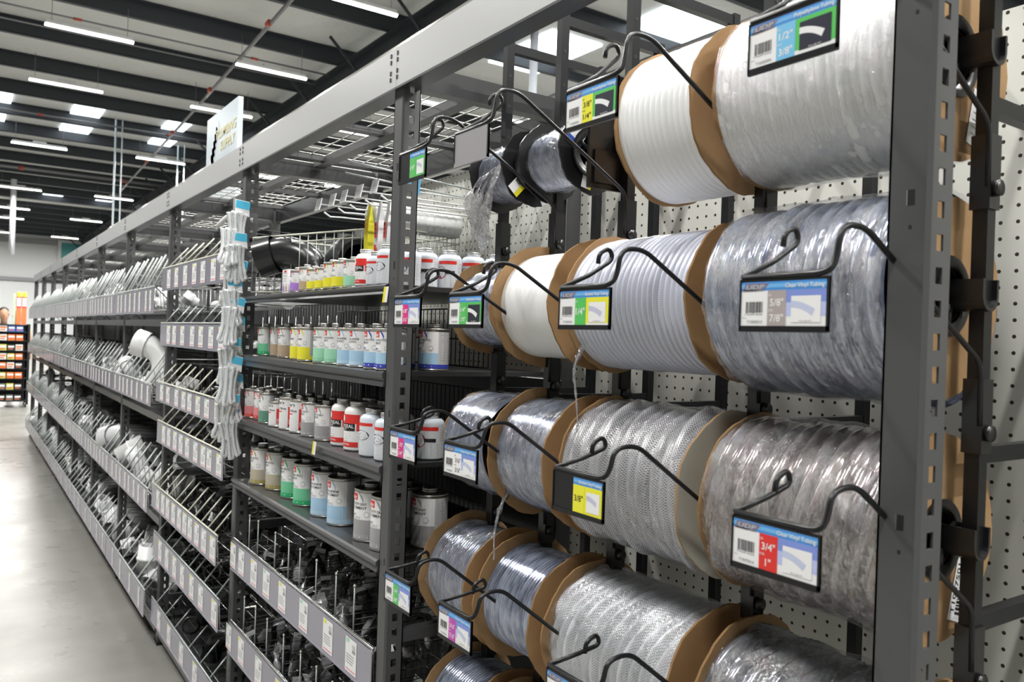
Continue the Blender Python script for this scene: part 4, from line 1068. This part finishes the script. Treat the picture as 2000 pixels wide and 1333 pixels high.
# two bins of small packets under the cans
pinsA = [2.86, 2.72, 2.60, 2.46, 2.36, 2.24, 2.03, 1.90, 1.79]
bz = [(.777, [2.93-.03, 2.80, 2.66, 2.53, 2.38, 2.20, 2.02, 1.87]), (.488, [2.92, 2.77, 2.58, 2.38, 2.2, 2.02, 1.85])]
FOIL = mat('foil_packet', (.70, .71, .73), .25, .5, .8, var=(60, (.25, .26, .27)), bump=(80, .8, .004))
BAGK = mat('black_packet', (.02, .02, .022), .28, spec=.7, bump=(60, .9, .006)); BAGC = mat('clear_packet', (.45, .46, .48), .2, .2, .8, bump=(70, 1, .006))
def packet(seed, m):
    r = random.Random(seed); b = MB(); rings = []
    for i in range(5):
        f = i/4; th = .011*math.sin(PI*(.1+.8*f)); rings.append([(th*math.cos(a)*(1+r.uniform(-.3, .3)), .020*math.sin(a)*(1+r.uniform(-.25, .25))+r.uniform(-.003, .003), .052*f+r.uniform(-.003, .003)) for a in [2*PI*k/8 for k in range(8)]])
    b.rings(rings, m); b.box(-.0008, .0008, -.018, .018, .052, .068, PAPER if seed % 3 == 0 else m)
    return b
PK_P = {}
for bi, (zt, tg) in enumerate(bz):
    bn = ['upper', 'lower'][bi]
    bin_unit(f'{bn} chrome wire bin of small packets under the glue cans', 'packet bins below the cans', ya+.002, yb+.02, X0-.004, zt, .104 if bi == 0 else .108, 9, None, CHROME, .002, tg, .066, 'pins', True, .40, 3+bi)
    r = random.Random(50+bi)
    for k in range(84):
        s_ = k % 6; m = [BAGK, FOIL, BAGK, BAGC, BAGK, BAGC][s_]
        if s_ not in PK_P: o = PK_P[s_] = packet(s_, m).build('parts_packet')
        else: o = PK_P[s_].copy(); COL.objects.link(o)
        c_ = k % 14; d_ = k//14
        o.location = (.86+.058*d_+r.uniform(-.01, .01), ya+.05+(yb-ya-.09)*c_/13+r.uniform(-.02, .02), zt-.088+r.uniform(0, .022))
        o.rotation_euler = (r.uniform(-.5, .5), r.uniform(-.9, .5), r.uniform(0, 3))
        tag(o, f'small shiny parts packet standing in the {bn} bin below the cans', 'packet', f'packets in the {bn} bin')
# third bay: black fittings
y0, y1 = ybay(3)+.004, ybay(4)-.05
lev3 = [1.788, 1.531, 1.257, 1.072, .778, .549, .235]
for i, zt in enumerate(lev3):
    n = [7, 7, 9, 9, 11, 8, 6][i]
    xf = [.786, .786, .775, .786, .772, .786, .786][i]
    dv = [(.085, .10), (.06, .078), (.075, .09), (.07, .085), (.075, .09), (.068, .085), (.07, .08)][i]
    bin_unit(f'bin of black fittings left of the glue cans, {ORD[i]} from the top', 'bins of black fittings', y0, y1, xf, zt, [.105, .102, .088, .098, .105, .112, .105][i], n, dv, IVORY if i in (0, 2, 3, 4) else GREYW, .0032, X_tags(y0, y1, [7, 7, 8, 9, 10, 7, 5][i], i), .072, 'slant', True, .46, 20+i)
    r = random.Random(100+i); zf = zt-.075
    lb = f'black plastic {{}} in the {ORD[i]} bin of the black fittings bay'
    for k in range(11 if i < 5 else 9):
        kd = ['elbow', 'ring', 'coupling', 'tee', 'ring'][(k*3+i) % 5] if i != 5 else 'ring'
        rad = [.030, .018, .022, .022, .028, .034, .036][i]
        gap = (lev3[i-1]-zt) if i else .3
        fitting(kd, BLABS, rad, (xf+.10+.10*(k % 3)+r.uniform(-.02, .02), y0+.07+(y1-y0-.14)*(k+.5)/(11 if i < 5 else 9), zf+rad*.9+.01*(k % 2)),
                (r.uniform(-.5, .5), r.uniform(-.4, .4), r.uniform(-.6, .9)), lb.format(FNAME[kd]), f'black {FNAME[kd]}s in the {ORD[i]} bin')
# back lip beams under bins in bays 3 and up, white fitting bays
RODM = mat('pale_grey_rod', (.60, .64, .63), .4, .1)
lev4 = [1.705, 1.238, .735, .250]
for n in range(4, 11):
    y0, y1 = ybay(n)+.012, ybay(n+1)+.004
    for i, z in enumerate((1.515, 1.045, .555)):
        b = MB(); b.box(X0, X0+.02, y0-.005, ybay(n+1)-.057, z, z+.035, LIPM); b.box(X0+.02, XB-.04, y0-.005, ybay(n+1)-.057, z+.02, z+.028, SHELF)
        tag(b.build('shelf'), f'dark shelf with grey edge under the {sn[i]} bins, {ORD[n-1]} bay from the camera', 'shelf', 'shelves of the white fitting bays')
    for i, zt in enumerate(lev4):
        far = n > 6
        nd = 10 if i == 0 else 8
        dv = [(.085, .18), (.105, .165), (.10, .15), (.11, .15)][i]
        if n in (4, 7):
            T = bin_unit('', '', y0, y1, .765, zt, [.125, .105, .112, .125][i], nd if n == 4 else 9, dv, RODM, .0048 if n == 4 else .0055, X_tags(y0, y1, 8 if i != 3 else 4, n*9+i), .045, 'slant', n == 4, .46, 40+i+n)
            b = MB(); b.tube([(0, 0, 0), (.16, 0, -.16)], .003, DKW, 5); b.tube([(0, 0, 0), (.10, 0, .12), (.44, 0, .12)], .0025, GREYW, 5); b.build('end_wire', T)
            if n == 4: PR4 = globals().setdefault('PR4', {}); PR4[i] = (T, y0)
            else: PR7 = globals().setdefault('PR7', {}); PR7[i] = (T, y0)
        else:
            T0 = (PR4 if n < 7 else PR7)[i][0]
            T = T0.copy(); COL.objects.link(T)
            for ch in [q for q in COL.objects if q.parent == T0]:
                c = ch.copy(); COL.objects.link(c); c.parent = T
                for g in [q for q in COL.objects if q.parent == ch]:
                    d = g.copy(); COL.objects.link(d); d.parent = c
            T.location = (.765, y0, zt)
        T['label'] = f'wire bin of white fittings, {sn[i]} level, {ORD[n-1]} bay from the camera'; T['category'] = 'wire bin'; T['group'] = 'bins of white fittings'
        r = random.Random(n*10+i)
        cnt = 9 if n < 6 else 6
        for k in range(cnt):
            rad = [.030, .042, .048, .055][i]*r.uniform(.7, 1.05) if n < 6 else .045
            rad = round(rad/.012)*.012
            kd = r.choice(['elbow', 'coupling', 'tee', 'elbow', 'ring'])
            fitting(kd, WHITEP, rad, (.765+.07+rad+.11*(k % 2)+r.uniform(-.01, .03), y0+.07+(y1-y0-.16)*(k+.5)/cnt, zt-.085+rad*1.1+.02*(k % 2)),
                    (r.uniform(-.8, .8), r.uniform(-.8, .8), r.uniform(-2, 2)), f'white plastic {FNAME[kd]} in the {sn[i]} bin of the {ORD[n-1]} bay', f'white {FNAME[kd]}s, {sn[i]} bin, {ORD[n-1]} bay')
# big white fittings that stand out
fitting('elbow', WHITEP, .072, (.84, 4.36, 1.24), (.3, .2, 1.9), 'largest white elbow standing up out of the second level bin beside the black fittings bay', None) if False else None
for (kd, rad, loc, rot, lb) in (('elbow', .060, (.86, 4.42, 1.27), (.2, -.3, 2.6), 'large white elbow standing proud of the second level bin, nearest white bay'),
                                ('tee', .060, (.86, 5.55, 1.22), (1.2, .2, .4), 'large white tee lying on top of the second level bin in the fifth bay'),
                                ('elbow', .070, (.85, 5.75, .80), (1.3, .3, .5), 'very large white elbow in the third level bin of the fifth bay'),
                                ('coupling', .062, (.86, 5.15, .78), (.5, .9, .3), 'large white coupling leaning in the third level bin of the fourth bay'),
                                ('coupling', .052, (.85, 4.55, .30), (0, .1, 0), 'white coupling standing upright in the lowest bin of the fourth bay'),
                                ('ring', .060, (.93, 4.90, .33), (.1, .2, 1.2), 'pale wide collar in the lowest bin of the fourth bay')):
    fitting(kd, mat('grey_white_pvc', (.62, .63, .64), .4) if kd == 'elbow' and rad > .065 else WHITEP, rad, loc, rot, lb, 'large white fittings')
# flexible white pipe arch over the top black bin, white tubing bag
b = MB(); b.tube([(.80+.09*k/8, 3.10+.12*math.cos(PI*k/16+.6), 1.90+.05*math.sin(PI*k/8*.9)) for k in range(9)], .009, WHITEP, 10)
tag(b.build('curved_pipe'), 'short curved white pipe lying over the topmost bin of black fittings', 'pipe')
b = MB(); b.tube([(1.02, y0+.0, 1.62) for y0 in (3.0, 4.05)], .028, WHITEP, 14)
tag(b.build('white_pipe'), 'straight white pipe lying behind the second level of black fittings', 'pipe')

# wire basket with large black fittings on the top can shelf
t = thing('wire_basket', 'ivory wire basket holding large black fittings, left end of the top can shelf', 'wire basket', (.85, 2.50, 1.629))
W_, D_, H_ = .40, .36, .20
b = MB()
c0, c1, c2, c3 = (-.02, .33), (.20, -.30), (.46, -.26), (.40, .33)
cs = [Vector((*c, 0)) for c in (c0, c1, c2, c3)]
for zz, rr_ in ((H_, .003), (H_*.88, .002), (.012, .0028)):
    for q in range(4): b.tube([cs[q]+Vector((0, 0, zz)), cs[(q+1) % 4]+Vector((0, 0, zz))], rr_, IVORY, 6)
b.build('rim_wire', t)
b = MB()
for q in range(4):
    n_ = 16
    for k in range(n_):
        p = cs[q].lerp(cs[(q+1) % 4], k/n_); b.tube([p+Vector((0, 0, .01)), p+Vector((0, 0, H_))], .0013, GREYW, 4)
b.build('basket_wires', t)
for kd, rad, loc, rot, lb in (('elbow', .055, (.98, 2.62, 1.70), (0, .3, 2.5), 'large black elbow in the wire basket, left one'), ('elbow', .055, (1.05, 2.48, 1.77), (.5, 1.2, 2.0), 'large black elbow lying on top in the wire basket'),
                              ('coupling', .05, (1.08, 2.40, 1.695), (1.5, 0, .5), 'black coupling lying in the wire basket'), ('tee', .05, (1.02, 2.77, 1.70), (1.2, 0, 1.0), 'black tee at the left end of the wire basket')):
    fitting(kd, BLABS, rad, loc, rot, lb, 'large black fittings in the basket')

# ------------------------------------------------------------------ hose packs on a clip strip
CH = mat('corrugated_clear_hose', (.90, .93, .95), .12, .1, .9, .6, trans=.15)
b = MB(); b.box(.772, .774, 2.868, 2.882, 1.13, 1.97, GREYW); strip_o = b.build('clip_strip'); tag(strip_o, 'narrow metal clip strip carrying the hose packs on the third upright', 'clip strip')
def hose_pack():
    t = thing('hose_pack', '', 'hose pack')
    b = MB(); b.obox((0, -.022, 0), (.0006, 0, 0), (0, .024, .004), (0, 0, .026), PAPER); b.obox((-.001, -.024, .010), (.0005, 0, 0), (0, .023, .004), (0, -.001, .013), mat('cyan_card', (.08, .52, .78), .4))
    b.build('header_card', t)
    b = MB(); pts = []; r = random.Random(4); x = -.030
    for k in range(6):           # the hose is folded up and down in the pack
        x0 = -.030+.0115*k; yo = .012+.007*(k % 2)
        zs_ = [-.018, -.150+.018*abs(k-2.5)/2.5]
        if k % 2: zs_.reverse()
        for q in range(9):
            f = q/8; z_ = zs_[0]*(1-f)+zs_[1]*f
            pts.append((yo-.02+.006*math.sin(PI*f)+r.uniform(-.001, .001), -x0+.008*math.sin(PI*f)*(k-2.5)/2.5-.006+r.uniform(-.001, .001), z_))
    pts = bend(pts, .004, 2); fine = []
    for i in range(len(pts)-1):
        L = (Vector(pts[i+1])-Vector(pts[i])).length; m_ = max(1, int(L/.0028))
        for q in range(m_): fine.append(Vector(pts[i]).lerp(Vector(pts[i+1]), q/m_))
    b.tube(fine, .007, CH, 7, rad=[.0080 if i % 2 else .0055 for i in range(len(fine))]); b.build('coiled_hose', t)
    return t
hp = hose_pack(); hk = [q for q in COL.objects if q.parent == hp]
hz = [1.93, 1.87, 1.815, 1.73, 1.66, 1.60, 1.53, 1.46, 1.395, 1.33, 1.27, 1.21]
for i, zz in enumerate(hz):
    if i == 0: o = hp
    else:
        o = hp.copy(); COL.objects.link(o)
        for ch in hk: c = ch.copy(); COL.objects.link(c); c.parent = o
    o.location = (.772-.008*(i*2 % 3), 2.85+.010*math.sin(i*2.3), zz); o.rotation_euler = (.12*math.sin(i*2.7), .16*math.sin(i*1.7), 1.25+.25*math.sin(i*3.1))
    o['label'] = f'clear corrugated hose pack with blue header card, {ORD[i]} from the top of the clip strip'; o['group'] = 'hose packs on the clip strip'

# ------------------------------------------------------------------ hanging category sign
t = thing('category_sign', 'pale blue grey sign with yellow lettering standing up over the rack', 'sign', (1.10, 4.33, 2.14))
b = MB(); b.box(-.012, .012, -.30, .30, .02, .51, mat('sign_blue_grey', (.42, .50, .55), .35, var=(3, (.60, .66, .70)))); b.build('panel', t)
b = MB(); mp = flat_map((-.0125, .30, .02), (0, -1, 0), (0, 0, 1), (-1, 0, 0), .0006); SY = K('sign_yellow', (.72, .66, .30)); SW = K('sign_white', (.66, .70, .78))
D_text(b, mp, 'PLUMBING', .21, .345, .05, SY, 3, wd=.36); D_text(b, mp, 'SUPPLY', .29, .275, .05, SY, 3, wd=.27)
for q in range(6): f = q/6; D_ell(b, mp, .12+.12*f, .24+.20*f, .045*(1-.4*f), .045, SW, 1, 12)
for q in range(4): D_ell(b, mp, .04+.03*q, .05+.03*q, .03, .03, SW, 1, 10)
b.build('lettering', t)
b = MB()
for y in (-.25, .25): b.box(-.008, .008, y-.008, y+.008, 0, .05, POST)
b.build('foot_post', t)
# ------------------------------------------------------------------ far end of the aisle
b = MB(); b.box(4.55, 7.2, 53.6, 53.75, 5.2, 6.42, PAPER); o = b.build('wall_picture'); tag(o, 'teal picture with white border high on the far wall', 'picture')
b = MB(); b.box(4.72, 7.05, 53.55, 53.6, 5.3, 6.28, K('teal_print', (.10, .42, .42))); b.poly([(4.9, 53.54, 5.35), (5.4, 53.54, 5.35), (6.9, 53.54, 6.2), (6.5, 53.54, 6.25)], K('pale_band', (.6, .75, .85))); b.build('picture_face', o)
t = thing('display_rack', 'black wire display rack full of small goods at the far end of the aisle', 'display rack', (0, 17, 0))
b = MB()
for x in (-.9, -.1, .55, 1.03):
    for y in (0, .45): b.box(x-.02, x+.02, y-.02, y+.02, 0.05, 1.5, BLK)
b.box(-.9, 1.05, .43, .45, .1, 1.48, BLK); b.build('rack_frame', t)
lv = [.12, .32, .52, .70, .86, 1.02, 1.20, 1.36]
for z in lv+[1.49]:
    b = MB(); b.box(-.92, 1.05, 0, .45, z-.015, z-.002, BLK); b.build('rack_shelf', t)
for x in (-.88, 1.01):
    for y in (.02, .43): MB().lathe([(.0001, -.012), (.028, -.012), (.028, .012), (.0001, .012)], BLKP, (x, y, .029), 'x', 10).build('caster', t)
cols = [((.02, .02, .02), 'black'), ((.55, .5, .12), 'dull yellow'), ((.72, .72, .7), 'white'), ((.75, .18, .04), 'orange'), ((.10, .12, .12), 'dark grey'), ((.06, .16, .5), 'blue')]
bc = {}
lvc = [[0, 0, 4], [0, 4, 1], [3, 1, 3], [0, 3, 2], [3, 2, 1], [2, 1, 0], [3, 2, 3], [5, 2, 5]]
for li, z in enumerate(lv):
    for k in range(7):
        ci = lvc[li][k % 3]; col, cn = cols[ci]
        if ci not in bc:
            b = MB(); m = K('carton_'+cn.replace(' ', '_'), col)
            b.box(-.055, .055, 0, .18, 0, .11, m); b.box(-.045, .045, -.002, 0, .055, .085, PAPER if ci != 2 else K('carton_orange', (.75, .18, .04))); b.box(-.045, .03, -.002, 0, .02, .04, K('print_band', (.5, .14, .05)))
            o = bc[ci] = b.build('small_carton')
        else: o = bc[ci].copy(); COL.objects.link(o)
        o.location = (.14+.125*k, 17.03, z)
        tag(o, f'small {cn} carton on the {["lowest", "second lowest", "third lowest", "fourth lowest", "fourth highest", "third highest", "second highest", "top"][li]} shelf of the black display rack', 'carton', f'{cn} cartons, display rack level {["one", "two", "three", "four", "five", "six", "seven", "eight"][li]}')
for i, x in enumerate((.865, .95)):
    t = thing('standing_pack', f'tall orange pack with yellow top above the display rack, {["left", "right"][i]} of two', 'pack', (x, 17.1, 1.49))
    b = MB(); b.box(-.036, .036, -.03, .03, 0, .30, K('orange_pack', (.9, .2, .06))); b.box(-.036, .036, -.03, .03, .30, .50, RED); b.box(-.03, .03, -.031, -.03, .33, .48, PAPER); b.build('pack_body', t)
    b = MB(); b.lathe([(.034, .50), (.034, .57), (.028, .585), (.0001, .585)], YEP, seg=12); b.build('pack_top', t)
b = MB(); b.box(.78, .815, 17.1, 17.14, 1.49, 2.05, K('pale_green_card', (.6, .75, .55))); tag(b.build('display_board'), 'pale white green board left of the tall orange packs', 'board')

def person(loc, rotz, shirt, hairc, skin, label, bald=False):
    t = thing('person', label, 'person', loc, None, rotz)
    J = {'pel': (0, 0, .95), 'sp': (0, 0, 1.15), 'ch': (0, .01, 1.34), 'nk': (0, 0, 1.47), 'hd': (0, -.01, 1.56), 'shl': (-.18, 0, 1.40), 'ell': (-.23, .02, 1.12), 'wrl': (-.22, -.08, .88), 'shr': (.18, 0, 1.40), 'elr': (.23, .02, 1.12), 'wrr': (.22, -.08, .88),
         'hil': (-.10, 0, .90), 'knl': (-.11, -.02, .50), 'anl': (-.11, .01, .08), 'tol': (-.12, -.14, .04), 'hir': (.10, 0, .90), 'knr': (.11, -.02, .50), 'anr': (.11, .01, .08), 'tor': (.12, -.14, .04)}
    R_ = {'pel': .14, 'sp': .13, 'ch': .15, 'nk': .058, 'hd': .055, 'shl': .065, 'ell': .045, 'wrl': .03, 'shr': .065, 'elr': .045, 'wrr': .03, 'hil': .09, 'knl': .06, 'anl': .04, 'tol': .03, 'hir': .09, 'knr': .06, 'anr': .04, 'tor': .03}
    E_ = [('pel', 'sp'), ('sp', 'ch'), ('ch', 'nk'), ('nk', 'hd'), ('ch', 'shl'), ('shl', 'ell'), ('ell', 'wrl'), ('ch', 'shr'), ('shr', 'elr'), ('elr', 'wrr'), ('pel', 'hil'), ('hil', 'knl'), ('knl', 'anl'), ('anl', 'tol'), ('pel', 'hir'), ('hir', 'knr'), ('knr', 'anr'), ('anr', 'tor')]
    names = list(J); vs = [J[n] for n in names]; es = [(names.index(a), names.index(c)) for a, c in E_]
    def skinned(nm, vs, es, rs, m, lv_=2):
        me = bpy.data.meshes.new(nm); me.from_pydata(vs, es, []); o = bpy.data.objects.new(nm, me); COL.objects.link(o); o.parent = t
        md = o.modifiers.new('skin', 'SKIN'); md.use_smooth_shade = True
        if not me.skin_vertices: return o
        for i, rad in enumerate(rs): me.skin_vertices[0].data[i].radius = (rad, rad*.8)
        me.skin_vertices[0].data[0].use_root = True
        s_ = o.modifiers.new('smooth', 'SUBSURF'); s_.levels = lv_; s_.render_levels = lv_; me.materials.append(m); return o
    # body surface as tapered tubes fused into one mesh
    b = MB()
    for limb in (('shl', 'ell', 'wrl'), ('shr', 'elr', 'wrr')): b.tube(bend([J[k] for k in limb], .05), .04, shirt, 12, rad=None)
    o = b
    body = MB()
    def prof(pts, m): # elliptical sections (x, y, z, rx, ry)
        body.rings([[(x+rx*math.cos(a), y+ry*math.sin(a), z) for a in [2*PI*k/20 for k in range(20)]] for x, y, z, rx, ry in pts], m)
    pant = K('dark_trousers', (.03, .035, .05))
    for s_ in (-1, 1):
        prof([(s_*.12, -.10, 0, .045, .10), (s_*.12, -.05, .05, .045, .09), (s_*.115, .0, .10, .045, .05), (s_*.11, 0, .30, .06, .065), (s_*.11, -.01, .50, .065, .07), (s_*.10, 0, .75, .085, .09), (s_*.08, 0, .95, .09, .11)], pant)
        body.tube(bend([(s_*.17, 0, 1.40), (s_*.235, .02, 1.14), (s_*.215, -.10, .92)], .06), .05, shirt, 12, rad=[.062]+[.052]*3+[.045]*3)
        body.tube([(s_*.215, -.10, .93), (s_*.21, -.13, .87), (s_*.21, -.145, .84)], .03, skin, 10, rad=[.03, .035, .028])
        for q in range(4): body.tube([(s_*(.19+.014*q), -.145, .85), (s_*(.19+.014*q), -.16, .80), (s_*(.19+.014*q), -.15, .775+.006*abs(q-1))], .008, skin, 6)
        body.tube([(s_*.185, -.14, .87), (s_*.17, -.165, .835)], .009, skin, 6)
    prof([(0, 0, .88, .16, .12), (0, 0, 1.0, .155, .115), (0, 0, 1.15, .15, .11), (0, 0, 1.32, .185, .125), (0, 0, 1.42, .17, .10), (0, 0, 1.465, .07, .065)], shirt)
    prof([(0, 0, 1.45, .058, .06), (0, -.005, 1.53, .055, .06), (0, -.02, 1.56, .062, .078), (0, -.015, 1.60, .073, .092), (0, -.01, 1.66, .078, .098), (0, -.005, 1.72, .074, .092), (0, 0, 1.765, .052, .065), (0, 0, 1.785, .015, .02)], skin)
    for s_ in (-1, 1):
        body.lathe([(.0001, -.006), (.008, 0), (.0001, .006)], PAPER, (s_*.03, -.098, 1.665), 'y', 8); body.lathe([(.0001, -.008), (.004, -.006), (.0001, 0)], BLACKI, (s_*.03, -.099, 1.665), 'y', 8)
        body.tube([(s_*.076, .01, 1.68), (s_*.088, .02, 1.66), (s_*.078, .01, 1.625)], .009, skin, 6)
    body.tube([(0, -.098, 1.675), (0, -.122, 1.635), (0, -.10, 1.625)], .011, skin, 8, rad=[.008, .013, .010])
    body.tube([(-.025, -.098, 1.597), (0, -.105, 1.594), (.025, -.098, 1.597)], .005, K('lips', (.35, .12, .10)), 6)
    body.build('body', t)
    if not bald:
        h = MB(); h.rings([[(1.08*rx*math.cos(a), .012+1.06*ry*math.sin(a), z) for a in [2*PI*k/20 for k in range(20)]] for z, rx, ry in ((1.70, .076, .090), (1.73, .074, .092), (1.77, .058, .074), (1.795, .03, .04), (1.80, .005, .006))], hairc); h.build('hair', t)
person((.70, 18.6, .03), 0, K('dark_shirt', (.02, .03, .03)), K('dark_hair', (.02, .015, .01)), mat('skin_tone', (.52, .28, .18), .5), 'person in a dark shirt with short dark hair behind the display rack')
person((.96, 19.2, 0), 3.0, K('tan_shirt', (.35, .24, .16)), None, MATS['skin_tone'], 'person turned away behind the display rack, only the bare head visible', True)
